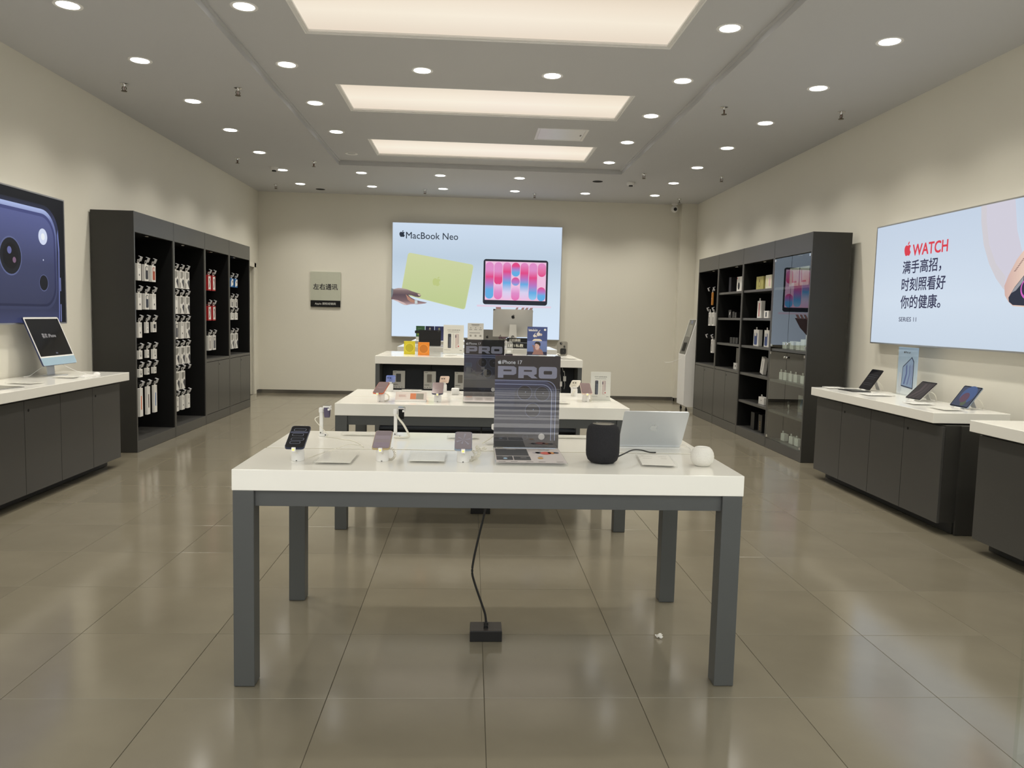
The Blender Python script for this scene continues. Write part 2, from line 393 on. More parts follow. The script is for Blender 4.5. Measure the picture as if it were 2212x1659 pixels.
# ------------------------------------------------------------------ ceiling fittings
M_LENS = mat('downlight_lens', (1.0, 0.98, 0.94), emit=9.0)
M_PANEL = ramp_mat('ceiling_light_membrane', [(0.0, (0.74, 0.63, 0.50)), (0.3, PANEL_COL), (0.55, (0.88, 0.79, 0.655)), (1.0, (0.76, 0.65, 0.53))], 'Y', 1.0)
for k, (a, b_) in enumerate(PANELS):
    where = ['nearest the entrance, above the front table', 'second from the entrance', 'third from the entrance', 'farthest, closest to the back wall'][k]
    t = thing('ceiling_light_panel', 'warm white rectangular ceiling light panel ' + where, 'ceiling light', ((PX0 + PX1) / 2, (a + b_) / 2, ZT), group='backlit ceiling panels')
    hx, hy = (PX1 - PX0) / 2, (b_ - a) / 2
    bm = new()
    for s0 in (0.0, 0.022):
        x, y = hx - s0, hy - s0; w = 0.012; z0, z1 = (0.0, 0.012) if s0 == 0 else (0.012, 0.026)
        box(bm, -x, x, -y, -y + w, z0, z1); box(bm, -x, x, y - w, y, z0, z1); box(bm, -x, -x + w, -y + w, y - w, z0, z1); box(bm, x - w, x, -y + w, y - w, z0, z1)
        if s0 == 0: 
            box(bm, -x + w, x - w, -y + w, -y + 0.03, 0.008, 0.012); box(bm, -x + w, x - w, y - 0.03, y - w, 0.008, 0.012)
            box(bm, -x + w, -x + 0.03, -y + 0.03, y - 0.03, 0.008, 0.012); box(bm, x - 0.03, x - w, -y + 0.03, y - 0.03, 0.008, 0.012)
    part('frame', bm, M_WHT, t)
    bm = new(); box(bm, -hx + 0.022, hx - 0.022, -hy + 0.022, hy - 0.022, 0.026, 0.034); part('diffuser', bm, M_PANEL, t)

def downlight_proto():
    t = thing('recessed_downlight', '', 'downlight', group='recessed ceiling downlights')
    bm = new(); lathe(bm, [(0.074, -0.002), (0.095, -0.004), (0.098, -0.001), (0.098, 0.0), (0.074, 0.012)], 28); part('trim_ring', bm, M_WHT, t, True)
    bm = new(); lathe(bm, [(0.0, -0.003), (0.074, -0.003), (0.076, 0.008)], 28); part('lens', bm, M_LENS, t)
    return t
spot_data = bpy.data.lights.new('downlight_beam', 'SPOT'); spot_data.energy = SPOT_W; spot_data.color = SPOT_COL
spot_data.spot_size = math.radians(124); spot_data.spot_blend = 0.85; spot_data.shadow_soft_size = 0.05
DL = downlight_proto(); dl_used = [False]
_l = bpy.data.objects.new('downlight_beam', spot_data); COL.objects.link(_l); _l.parent = DL; _l.location = (0, 0, -0.02)
def downlight(x, y, z, label):
    o = DL if not dl_used[0] else copy_tree(DL); dl_used[0] = True
    o.location = (x, y, z); o['label'] = label
ORD = ['first', 'second', 'third', 'fourth', 'fifth', 'sixth', 'seventh', 'eighth', 'ninth']
LY = [3.33, 4.56, 5.79, 6.975, 8.235, 9.46, 10.71, 11.965, 13.19]
for k, y in enumerate(LY):
    n = '%s from the back wall' % ORD[8 - k]
    downlight(-2.858, y, ZC, 'round downlight in the row along the left wall, ' + n)
    downlight(3.043, y, ZC, 'round downlight in the row along the right wall, ' + n)
TY = [4.55, 5.845, 7.135, 8.375, 9.64, 10.9]
for k, y in enumerate(TY):
    n = '%s from the tray back end' % ORD[5 - k]
    if k < 5: downlight(-1.664, y, ZT, 'round downlight on left side of the raised ceiling tray, ' + n)
    downlight(1.858, y, ZT, 'round downlight on right side of the raised ceiling tray, ' + n)
downlight(-0.481, 7.145, ZT, 'left of two round downlights between the first two visible ceiling panels')
downlight(0.678, 7.145, ZT, 'right of two round downlights between the first two visible ceiling panels')
for x, n in ((-1.693, 'left'), (-0.515, 'middle'), (0.683, 'right')):
    downlight(x, 11.98, ZC, n + ' round downlight of three just behind the ceiling tray')
for x, n in ((-1.692, 'leftmost'), (-0.518, 'second from left'), (0.68, 'third from left'), (1.866, 'rightmost')):
    downlight(x, 13.22, ZC, n + ' round downlight of four in the short row nearest back wall')
# unlit rings and dark openings
bm = new(); lathe(bm, [(0.055, -0.001), (0.085, -0.006), (0.088, -0.001), (0.088, 0.0), (0.05, 0.015)], 28)
t = tag(part('recessed_downlight', bm, M_WHT, None, True, (-1.675, 10.9, ZT)), 'unlit round downlight ring at the far left corner of ceiling tray', 'downlight')
bm = new(); lathe(bm, [(0, 0.004), (0.05, 0.003), (0.056, -0.001)], 24); part('lens', bm, M_GREYINK, t)
for x, y, lab in ((-2.63, 13.70, 'dark round hole in ceiling near the left back corner'), (1.884, 12.04, 'dark round empty light opening behind the ceiling tray, right side')):
    bm = new(); lathe(bm, [(0.0, -0.001), (0.07, -0.001)], 24); lathe(bm, [(0.07, -0.001), (0.077, -0.003), (0.08, 0.0)], 24)
    tag(part('ceiling_opening', bm, M_BLKMAT, None, False, (x, y, ZC)), lab, 'ceiling opening')
# access hatch
t = thing('access_hatch', 'pale square access hatch in raised ceiling between two light panels', 'hatch', (1.01, 9.36, ZT))
bm = new(); w, h = 0.295, 0.29
box(bm, -w, w, -h, -h + 0.03, -0.006, 0); box(bm, -w, w, h - 0.03, h, -0.006, 0); box(bm, -w, -w + 0.03, -h + 0.03, h - 0.03, -0.006, 0); box(bm, w - 0.03, w, -h + 0.03, h - 0.03, -0.006, 0)
part('frame', bm, M_WHT, t)
bm = new(); box(bm, -w + 0.034, w - 0.034, -h + 0.034, h - 0.034, -0.004, 0.0); p = part('panel', bm, mat('hatch_board', (0.84, 0.83, 0.84), 0.3, noise=0.01), t)
bm = new(); box(bm, w - 0.07, w - 0.055, -0.03, 0.03, -0.008, -0.004); part('latch', bm, M_GREYINK, p)
# sprinklers
t = thing('sprinkler_head', '', 'sprinkler', group='ceiling sprinklers')
bm = new(); lathe(bm, [(0.0, 0.0), (0.038, 0.0), (0.038, -0.006), (0.016, -0.012), (0.012, -0.03), (0.0, -0.03)], 16); part('escutcheon', bm, M_CHROME, t, True)
bm = new()
for s in (-1, 1): tube(bm, [(s * 0.012, 0, -0.028), (s * 0.02, 0, -0.045), (s * 0.012, 0, -0.065), (0, 0, -0.07)], 0.004, 6)
part('yoke', bm, mat('brass_dark', S(96, 84, 66), 0.35, metal=0.7, noise=0.03), t, True)
bm = new(); lathe(bm, [(0.0, -0.068), (0.026, -0.070), (0.026, -0.074), (0.0, -0.075)], 14); part('deflector', bm, MATS['brass_dark'], t, True)
bm = new(); tube(bm, [(0, 0, -0.03), (0, 0, -0.066)], 0.003, 6); part('bulb', bm, mat('red_bulb', S(120, 40, 30), 0.2, noise=0.02), t)
SPR = [(-3.30, 7.69, 'sprinkler head by the left wall, above the near end of wall shelving'), (-2.25, 7.69, 'sprinkler head left of the ceiling tray, near end'),
       (-3.274, 11.15, 'sprinkler head by the left wall, halfway to the back'), (-2.246, 11.22, 'sprinkler head beside the far left corner of the ceiling tray'),
       (-3.287, 13.32, 'sprinkler head in the far left corner of the ceiling'), (-0.825, 13.34, 'sprinkler head near back wall, left of the back light box'),
       (2.426, 7.69, 'sprinkler head right of the ceiling tray, near end'), (3.60, 7.69, 'sprinkler head by the right wall, near end'),
       (3.573, 11.3, 'sprinkler head by the right wall, halfway to the back'), (2.43, 11.27, 'sprinkler head beside the far right corner of the ceiling tray'),
       (1.027, 13.4, 'sprinkler head near back wall, above the light box right half'), (3.531, 13.44, 'sprinkler head above the wall camera in far right corner')]
for k, (x, y, lab) in enumerate(SPR):
    o = t if k == 0 else copy_tree(t)
    o.location = (x, y, ZC); o['label'] = lab; o.rotation_euler = (0, 0, k * 0.7)
# smoke detectors
for x, y, lab in ((-2.93, 11.77, 'white smoke detector on the ceiling along left wall'), (2.396, 12.03, 'white smoke detector on the ceiling behind tray, right side')):
    t = thing('smoke_detector', lab, 'smoke detector', (x, y, ZC), group='smoke detectors')
    bm = new(); lathe(bm, [(0, 0), (0.06, 0), (0.06, -0.03), (0.05, -0.045), (0, -0.045)], 22); part('housing', bm, M_WHT, t, True)
    bm = new(); lathe(bm, [(0, -0.045), (0.032, -0.045), (0.03, -0.062), (0, -0.062)], 20); part('sensor', bm, M_BLK, t, True)
# security camera
t = thing('security_camera', 'small white dome camera with black lens high in far right corner', 'camera', (3.60, 14.02, ZC))
bm = new(); lathe(bm, [(0, 0), (0.055, 0), (0.055, -0.02), (0.022, -0.03), (0.022, -0.06), (0, -0.06)], 20); part('bracket', bm, M_WHT, t, True)
bm = new(); bmesh.ops.create_uvsphere(bm, u_segments=20, v_segments=14, radius=0.062, matrix=Matrix.Translation((0, -0.01, -0.10))); part('housing', bm, M_WHT, t, True)
bm = new(); lathe(bm, [(0, 0.02), (0.026, 0.014), (0.031, 0), (0.0, 0)], 20); part('lens', bm, M_BLK, t, True, (0, -0.062, -0.108), (math.radians(100), 0, 0))


# ------------------------------------------------------------------ light boxes
def light_box(name, label, loc, rot, w, h, face_mat, edge_mat, depth=0.09):
    t = thing(name, label, 'light box', loc, rot)
    bm = new(); e = 0.012
    box(bm, -w / 2, w / 2, 0.0, depth, 0, e); box(bm, -w / 2, w / 2, 0.0, depth, h - e, h)
    box(bm, -w / 2, -w / 2 + e, 0.0, depth, e, h - e); box(bm, w / 2 - e, w / 2, 0.0, depth, e, h - e)
    part('frame', bm, edge_mat, t)
    bm = new(); box(bm, -w / 2 + e, w / 2 - e, 0.003, depth - 0.002, e, h - e); part('lit_face', bm, face_mat, t)
    return t
LB_BLUE = (0.60, 0.72, 0.86)
M_LBFACE = ramp_mat('back_print_background', [(0.0, (0.66, 0.78, 0.93)), (0.35, (0.62, 0.735, 0.85)), (0.7, (0.50, 0.61, 0.73)), (1.0, (0.60, 0.71, 0.85))], 'Z', 1.0)
def em(name, col, s=1.0): return mat(name, col, emit=s, rough=0.5)

# --- back wall
W, H = 3.04, 2.035
t = light_box('light_box', 'large pale blue light box with yellow and pink laptops on the back wall', (0.08, YB - 0.092, 1.063), (0, 0, 0), W, H, M_LBFACE, M_ALU)
K = 370 / W     # source scale: image crop 3.687 px per photo px
def bx(px, py):  # crop pixel (640,460,600x400 shown at 3.687) -> panel coordinates
    fx = (px - 763) / (2125 - 763); top = 68 + fx * 46; bot = 985 + fx * 33
    return (-W / 2 + fx * W + (0.0), H * (1 - (py - top) / (bot - top)))
def bpts(l): return [bx(*p) for p in l]
def ccw(p):
    a = sum(p[i][0] * p[(i + 1) % len(p)][1] - p[(i + 1) % len(p)][0] * p[i][1] for i in range(len(p)))
    return p if a > 0 else p[::-1]
x0, z0 = bx(872, 197); x1, _ = bx(1285, 197)
em_ink = em('print_ink_navy', S(38, 48, 62))
text('headline', 'MacBook Neo', 0.115, em_ink, t, x0 + 0.005, z0 - 0.01, -0.004, width=x1 - x0, align='LEFT', bold=0.004)
lx, lz = bx(843, 163); logo(t, em_ink, lx, lz, 0.118, -0.004)
def rrect_q(c0, c1, c2, c3, r, seg=4):
    """rounded quadrilateral from four corners"""
    C = [Vector(c) for c in (c0, c1, c2, c3)]; out = []
    for i in range(4):
        p, a, b_ = C[i], C[i - 1], C[(i + 1) % 4]
        A = p + (a - p).normalized() * r; B = p + (b_ - p).normalized() * r
        for k in range(seg + 1):
            s = k / seg; q = A * (1 - s) ** 2 + p * 2 * s * (1 - s) + B * s * s; out.append((q.x, q.y))
    return ccw(out)
Y = rrect_q(bx(893, 312), bx(1416, 412), bx(1352, 770), bx(838, 640), 0.05)
g = pr('printed_laptop', Y, ramp_mat('print_yellow_laptop', [(0, (0.49, 0.58, 0.27)), (1, (0.60, 0.645, 0.36))], 'Z', 1.0), t, -0.002)
bm = new(); cx = sum(p[0] for p in Y) / len(Y); cz = sum(p[1] for p in Y) / len(Y)
band(bm, Y, [(cx + (x - cx) * 0.985, cz + (z - cz) * 0.98) for x, z in Y], -0.003); part('edge', bm, em('print_yellow_edge', (0.58, 0.64, 0.33)), g, fixn=False)
lx, lz = bx(1122, 540); logo(g, em('print_yellow_logo', (0.49, 0.56, 0.22)), lx, lz, 0.17, -0.003, rot=-0.22)
# printed hand holding it (outline of wrist, thumb and fingers)
s = 3.0 / 1.0
def hb(px, py):  # crop 840,530 at 11.06
    return bx((840 + px / 11.06 - 640) * 3.687, (530 + py / 11.06 - 460) * 3.687)
hand = [(80, 1040), (150, 1030), (240, 1008), (330, 1012), (450, 1040), (560, 1085), (680, 1125), (760, 1150), (785, 1185), (770, 1215), (720, 1230), (640, 1215), (560, 1185), (480, 1175), (540, 1235), (640, 1290), (760, 1325), (860, 1345), (935, 1360), (890, 1380), (800, 1392), (700, 1402), (620, 1395), (540, 1398), (450, 1420), (390, 1415), (320, 1385), (230, 1335), (140, 1295), (75, 1275)]
hn = pr('printed_hand', ccw([hb(*p) for p in hand]), ramp_mat('print_skin', [(0.0, S(190, 160, 160)), (0.25, S(120, 98, 102)), (0.6, S(92, 76, 84)), (0.85, S(128, 108, 108)), (1, S(185, 168, 165))], 'Z', 1.0), t, -0.004)
for nm, pts, c in (('finger_shade', [(420, 1160), (480, 1210), (560, 1270), (640, 1310), (620, 1370), (540, 1345), (470, 1290)], S(176, 130, 112)),
                   ('finger_shade', [(90, 1270), (230, 1300), (380, 1360), (450, 1410), (390, 1412), (310, 1375), (180, 1310)], S(206, 180, 176)),
                   ('nail', [(700, 1150), (770, 1165), (780, 1190), (730, 1195)], S(214, 192, 168)),
                   ('ring_band', [(635, 1300), (700, 1310), (705, 1385), (640, 1390)], S(196, 206, 206)),
                   ('bracelet', [(72, 1015), (125, 1030), (115, 1150), (95, 1225), (72, 1235)], S(120, 128, 130))):
    pr(nm, ccw([hb(*p) for p in pts]), em('print_' + nm + str(round(c[0], 2)).replace('.', ''), c), hn, -0.0055)
# pink laptop
x0, z1 = bx(1495, 365); x1, _ = bx(2015, 380); _, z0 = bx(1495, 725)
LW = x1 - x0; LC = (x0 + x1) / 2
lp = pr('printed_laptop', rr(LW, z1 - z0, 0.045, LC, (z0 + z1) / 2), em('print_bezel', S(33, 38, 50)), t, -0.002)
sx0, sz1 = bx(1510, 382); sx1, _ = bx(2000, 392); _, sz0 = bx(1510, 690)
scr = pr('printed_screen', rect(sx0, sx1, sz0, sz1), em('print_pink_screen', S(236, 190, 220)), lp, -0.0035)
PK, HP, VI, BL, LB2 = S(220, 140, 198), S(222, 70, 132), S(176, 120, 196), S(96, 170, 224), S(232, 190, 226)
def pill(cx, z0, z1, w, stops):
    return pr('printed_pill', rr(w, z1 - z0, min(w, z1 - z0) / 2 * 0.99, cx, (z0 + z1) / 2, seg=7), ramp_mat('print_pill_%d' % len(MATS), stops, 'Z', 1.0), lp, -0.005)
SH = sz1 - sz0; pw = (sx1 - sx0) / 7
A_ = [(0, BL), (0.25, BL), (0.42, VI), (0.6, HP), (0.78, PK), (1, PK)]
cols = [[(0.03, 0.98, A_)],
        [(0.40, 0.98, [(0, HP), (0.3, HP), (0.6, PK), (1, PK)]), (0.02, 0.42, [(0, S(226, 110, 176)), (0.5, PK), (1, LB2)])],
        [(0.02, 0.98, [(0, LB2), (0.2, S(214, 206, 236)), (0.45, BL), (0.6, VI), (0.75, HP), (1, PK)])],
        [(0.62, 0.98, [(0, BL), (0.3, BL), (0.55, VI), (0.75, HP), (1, HP)]), (0.385, 0.60, [(0, BL), (0.4, VI), (1, HP)]), (0.0, 0.37, [(0, S(226, 110, 176)), (0.5, PK), (1, LB2)])],
        [(0.02, 0.98, [(0, LB2), (0.2, S(214, 206, 236)), (0.42, BL), (0.55, VI), (0.72, HP), (1, PK)])],
        [(0.02, 0.98, [(0, S(150, 200, 236)), (0.2, BL), (0.38, VI), (0.6, HP), (0.8, PK), (1, PK)])],
        [(0.63, 0.98, [(0, HP), (0.4, S(224, 110, 160)), (1, PK)]), (0.0, 0.36, [(0, BL), (0.4, BL), (0.65, VI), (1, HP)])]]
for k, c in enumerate(cols):
    for a, b_, st in c: pill(sx0 + pw * (k + 0.5), sz0 + a * SH, sz0 + b_ * SH, pw * 0.94, st)
bx0, bz = bx(1447, 730); bx1, _ = bx(2048, 740)
bm = new(); pts = rr(bx1 - bx0, 0.034, 0.012, (bx0 + bx1) / 2, bz - 0.014); flat(bm, pts, -0.0035); part('printed_base', bm, em('print_pink_base', S(222, 206, 224)), lp, fixn=False)
for (a, b_, c, d_) in ((1600, 740, 1640, 790), (1755, 742, 1790, 790), (1800, 744, 1840, 790), (1832, 746, 1872, 790), (1865, 746, 1908, 790)):
    q = [bx(a + (20 if a > 1700 else 0), b_), bx(c, b_), bx(c - (25 if a > 1700 else -8), d_), bx(a - (8 if a > 1700 else -5), d_)]
    pr('printed_finger', ccw(rrect_q(*q, 0.02)), em('print_finger', S(150, 114, 110)), lp, -0.003)
pr('printed_arm', ccw(bpts([(1770, 785), (1905, 785), (1860, 860), (1760, 960), (1680, 1005), (1590, 1000), (1640, 920), (1720, 850)])), em('print_arm', S(84, 66, 66)), lp, -0.0028)

# --- right wall (faces -X): local +X runs towards the entrance
W, H = 2.60, 1.128
M_RFACE = ramp_mat('watch_print_background', [(0.0, (0.57, 0.66, 0.77)), (0.35, (0.62, 0.71, 0.82)), (1.0, (0.54, 0.63, 0.76))], 'Z', 1.0)
YR = 7.487
t = light_box('light_box', 'pale blue light box with red lettering and rose gold watch, right wall', (3.93, YR - W / 2, 1.30), (0, 0, -PI / 2), W, H, M_RFACE, M_ALU)
def ry(y): return YR - y - W / 2           # world y -> local x
def rz(z): return z - 1.30
def rp(l): return ccw([(ry(y), rz(z)) for y, z in l])
EMR = em('print_red', S(214, 58, 74)); EMN = em('print_navy_text', S(44, 46, 78))
text('headline', 'WATCH', 0.098, EMR, t, ry(6.833), rz(2.103), -0.004, width=0.515, align='LEFT', bold=0.02)
logo(t, EMR, ry(6.917), rz(2.172), 0.128, -0.004)
for body, z, w, hh in (('满手高招，', 1.945, None, 0.118), ('时刻照看好', 1.792, None, 0.118), ('你的健康。', 1.635, None, 0.118)):
    wd = {'满': 0.585, '时': 0.66, '你': 0.61}[body[0]]
    text('slogan', body, hh, EMN, t, ry(6.976), rz(z), -0.004, width=wd, align='LEFT', bold=0.014)
text('caption', 'SERIES 11', 0.039, EMN, t, ry(6.986), rz(1.517), -0.004, width=0.28, align='LEFT', bold=0.008)
wt = pr('printed_strap', rp([(5.926, 2.416), (5.911, 2.29), (5.863, 2.115), (5.783, 1.964), (5.691, 1.848), (5.594, 1.762), (5.40, 1.80), (5.35, 2.0), (5.428, 2.016), (5.502, 2.189), (5.547, 2.416)]), em('print_strap', S(206, 203, 216)), t, -0.002)
pr('printed_strap_edge', rp([(5.926, 2.415), (5.911, 2.29), (5.863, 2.115), (5.783, 1.964), (5.691, 1.848), (5.594, 1.762), (5.588, 1.859), (5.704, 1.959), (5.80, 2.11), (5.848, 2.29), (5.861, 2.415)]), em('print_strap_edge', S(206, 202, 208)), wt, -0.003)
pr('printed_case', rp([(5.412, 2.038), (5.478, 1.975), (5.554, 1.865), (5.591, 1.789), (5.577, 1.718), (5.532, 1.671), (5.484, 1.640), (5.36, 1.63), (5.0, 1.70), (4.95, 2.0), (5.05, 2.2), (5.2, 2.2)]), ramp_mat('print_rose_gold', [(0, S(206, 172, 164)), (0.3, S(228, 200, 184)), (0.6, S(196, 160, 150)), (1, S(232, 214, 204))], 'X', 1.0), wt, -0.004)
pr('printed_glass', rp([(5.391, 1.856), (5.477, 1.777), (5.535, 1.702), (5.526, 1.671), (5.484, 1.647), (5.367, 1.641), (5.05, 1.70), (5.0, 1.95), (5.08, 2.1)]), em('print_watch_glass', S(38, 44, 62)), wt, -0.005)
pr('printed_highlight', rp([(5.391, 1.850), (5.477, 1.771), (5.505, 1.735), (5.46, 1.752), (5.391, 1.815)]), em('print_watch_highlight', S(150, 152, 158)), wt, -0.006)
pr('printed_dial', [(ry(5.34) + x, rz(1.76) + z) for x, z in circ(0.075)], em('print_dial', S(206, 96, 190)), wt, -0.006)
pr('printed_dial', [(ry(5.34) + x, rz(1.765) + z) for x, z in circ(0.062)], em('print_dial_core', S(46, 40, 66)), wt, -0.007)
for k in range(12):
    f = k / 11; y, z = 5.497 - 0.125 * f, 1.889 + 0.13 * f
    pr('printed_hole', ccw([(ry(y), rz(z)), (ry(y - 0.022), rz(z + 0.004)), (ry(y - 0.026), rz(z + 0.009)), (ry(y - 0.004), rz(z + 0.006))]), em('print_hole', S(110, 84, 84)), wt, -0.006)

# --- left wall (faces +X): local +X runs away from the entrance
W, H = 2.62, 1.118
YL = 7.395
t = light_box('light_box', 'black light box with close-up of deep blue phone camera, left wall', (-3.727, YL - W / 2, 1.312), (0, 0, PI / 2), W, H, em('phone_print_black', S(16, 19, 26)), M_ALU)
def lp_(l): return ccw([(y - YL + W / 2, z - 1.312) for y, z in l])
C1 = [(0, S(60, 66, 118)), (0.3, S(66, 72, 124)), (0.7, S(110, 118, 176)), (1, S(84, 90, 146))]
ph = pr('printed_phone', lp_([(4.80, 1.325), (7.272, 1.325)] + [(7.287 - 0.26 + 0.26 * math.cos(k * PI / 24), 2.337 - 0.26 + 0.26 * math.sin(k * PI / 24)) for k in range(13)] + [(4.80, 2.337)]), ramp_mat('print_phone_body', [(0, S(58, 63, 98)), (0.12, S(46, 50, 78)), (0.75, S(36, 40, 62)), (0.9, S(50, 56, 88)), (1, S(28, 32, 48))], 'Z', 1.0), t, -0.002)
outer = [(4.9, 2.30), (6.42, 2.30), (6.76, 2.30), (7.0, 2.285), (7.17, 2.22), (7.238, 2.08), (7.242, 1.75), (7.215, 1.60), (7.10, 1.475), (6.95, 1.44), (6.38, 1.435), (4.9, 1.435)]
rim = [(4.9, 2.262), (6.42, 2.262), (6.76, 2.262), (6.995, 2.250), (7.15, 2.195), (7.215, 2.075), (7.22, 1.752), (7.192, 1.605), (7.085, 1.495), (6.945, 1.465), (6.38, 1.462), (4.9, 1.462)]
inn = [(4.9, 2.235), (6.42, 2.235), (6.758, 2.233), (6.99, 2.225), (7.135, 2.172), (7.193, 2.068), (7.195, 1.753), (7.17, 1.61), (7.06, 1.51), (6.941, 1.482), (6.38, 1.483), (4.9, 1.483)]
def smooth_loop(l):
    n = len(l); out = []
    for i in range(n):
        a, b_, c, d_ = (Vector(l[(i + k) % n]) for k in (-1, 0, 1, 2))
        if (c - b_).length > 0.45: out.append(tuple(b_)); continue
        for j in range(5):
            q = j / 5; v = 0.5 * ((2 * b_) + (c - a) * q + (2 * a - 5 * b_ + 4 * c - d_) * q * q + (3 * b_ - a - 3 * c + d_) * q ** 3)
            out.append((v.x, v.y))
    return out
def corner(x0, x1, z0, z1, rt, rb, n=10):
    """panel outline, square at x0, rounded at x1 with top radius rt and bottom radius rb"""
    p = [(x0, z0), (x1 - rb * 1.6, z0)]
    p += [(x1 - rb + rb * math.sin(a), z0 + rb - rb * math.cos(a)) for a in [PI / 2 * k / n for k in range(1, n + 1)]]
    p += [(x1 - rt + rt * math.cos(a), z1 - rt + rt * math.sin(a)) for a in [PI / 2 * k / n for k in range(0, n + 1)]]
    return p + [(x1 - rt * 1.6, z1), (x0, z1)]
outer = corner(4.9, 7.242, 1.435, 2.30, 0.235, 0.20); rim = corner(4.9, 7.220, 1.462, 2.262, 0.215, 0.185); inn = corner(4.9, 7.195, 1.483, 2.235, 0.20, 0.17)
def loc2(l): return [(y - YL + W / 2, z - 1.312) for y, z in l]
bm = new(); band(bm, loc2(outer), loc2(rim), -0.003); part('printed_rim', bm, ramp_mat('print_rim', [(0, S(52, 57, 86)), (0.5, S(66, 72, 108)), (0.9, S(110, 120, 168)), (1, S(170, 184, 226))], 'Z', 1.0), ph, fixn=False)
bm = new(); band(bm, loc2(rim), loc2(inn), -0.003); part('printed_rim', bm, ramp_mat('print_rim_dark', [(0, S(34, 38, 66)), (0.6, S(48, 52, 92)), (1, S(66, 72, 122))], 'Z', 1.0), ph, fixn=False)
pl_ = pr('printed_plateau', lp_(inn), ramp_mat('print_plateau', [(0, S(50, 54, 82)), (0.45, S(58, 63, 96)), (1, S(86, 93, 142))], 'Z', 1.0), ph, -0.0032)
for cy, cz in ((6.535, 1.866), (5.88, 2.08), (5.88, 1.66)):
    x, z = cy - YL + W / 2, cz - 1.312
    for r, c, yy in ((0.158, S(92, 100, 140), -0.004), (0.146, S(22, 24, 32), -0.005), (0.105, S(12, 13, 18), -0.006)):
        pr('printed_lens', circ(r, x, z), em('print_lens_%d' % int(r * 1000), c), ph, yy)
    pr('printed_glint', circ(0.03, x - 0.02, z + 0.045), em('print_glint', S(96, 100, 150)), ph, -0.007)
    pr('printed_glint', circ(0.024, x + 0.045, z - 0.03), em('print_glint_pink', S(120, 92, 116)), ph, -0.007)
pr('printed_flash', circ(0.07, 7.019 - YL + W / 2, 2.065 - 1.312), em('print_flash', S(206, 214, 236)), ph, -0.004)
pr('printed_flash', circ(0.03, 7.019 - YL + W / 2, 2.065 - 1.312), em('print_flash_core', S(232, 236, 240)), ph, -0.005)
pr('printed_mic', circ(0.008, 7.017 - YL + W / 2, 1.865 - 1.312, 12), em('print_mic', S(190, 196, 220)), ph, -0.004)
pr('printed_sensor', circ(0.072, 7.016 - YL + W / 2, 1.667 - 1.312), em('print_sensor_rim', S(96, 102, 142)), ph, -0.004)
pr('printed_sensor', circ(0.066, 7.014 - YL + W / 2, 1.668 - 1.312), em('print_sensor', S(18, 20, 28)), ph, -0.005)
for a, b_ in ((1.605, 1.725), (1.33, 1.487)):
    pr('printed_button', lp_([(7.285, a), (7.300, a), (7.300, b_), (7.285, b_)]), em('print_button', S(112, 120, 168)), ph, -0.003)
pr('printed_edge', lp_([(7.255, 1.33), (7.268, 1.33), (7.287, 1.977), (7.266, 2.15), (7.252, 2.1), (7.268, 1.95)]), em('print_edge', S(110, 120, 176)), ph, -0.0034)

# --- shop name plate on the back wall
t = thing('name_plate', 'grey shop name plate with black lower strip on the back wall', 'sign', (-2.616, YB - 0.028, 1.565), (0, 0, 0))
bm = new(); box(bm, -0.265, 0.265, 0, 0.026, 0.115, 0.625, 0.002); part('upper_panel', bm, mat('plate_grey', S(196, 198, 182), 0.35, noise=0.01), t)
bm = new(); box(bm, -0.262, 0.262, 0, 0.026, 0.0, 0.112, 0.002); lo = part('lower_panel', bm, M_BLK, t)
text('lettering', '左右通讯', 0.105, M_INK, t, 0, 0.305, -0.002, width=0.43, bold=0.014)
text('lettering', 'Apple 授权经销商', 0.05, mat('silver_lettering', (0.75, 0.75, 0.72), 0.5, noise=0.01), lo, 0, 0.03, -0.002, width=0.37, bold=0.005)

# ------------------------------------------------------------------ tables
TH = 0.867
def table(y, label):
    t = thing('display_table', label, 'table', (0.093, y, 0), group='white topped display tables')
    bm = new(); box(bm, -1.0, 1.0, 0.0, 0.486, TH - 0.082, TH, 0.0025); part('tabletop_board', bm, M_SLAB, t)
    bm = new(); box(bm, -0.997, 0.997, 0.504, 1.012, TH - 0.082, TH, 0.0025); part('tabletop_board', bm, M_SLAB, t)
    bm = new(); box(bm, -0.996, 0.996, 0.4862, 0.5038, TH - 0.06, TH - 0.0015); part('gap_shade_strip', bm, mat('painted_gap_shade', S(168, 162, 144), 0.8, spec=0.1, noise=0.02), t)  # added grey strip, painted shade for the gap between the boards
    zt = TH - 0.083
    for sx in (-1, 1):
        for ly in (0.003, 0.930):
            bm = new(); x0, x1 = sorted((sx * 0.997, sx * 0.917)); box(bm, x0, x1, ly, ly + 0.08, 0.002, zt, 0.002); part('leg', bm, M_LEG, t)
    for ly in (0.018, 0.965):
        bm = new(); box(bm, -0.917, 0.917, ly, ly + 0.03, zt - 0.063, zt, 0.001); part('apron', bm, M_LEG, t)
    for sx in (-1, 1):
        x0, x1 = sorted((sx * 0.982, sx * 0.952)); bm = new(); box(bm, x0, x1, 0.083, 0.93, zt - 0.063, zt, 0.001); part('apron', bm, M_LEG, t)
    return t
table(2.985, 'long white topped table with grey legs nearest the camera')
table(5.237, 'long white topped table with grey legs, second from the camera')
UH = 1.07
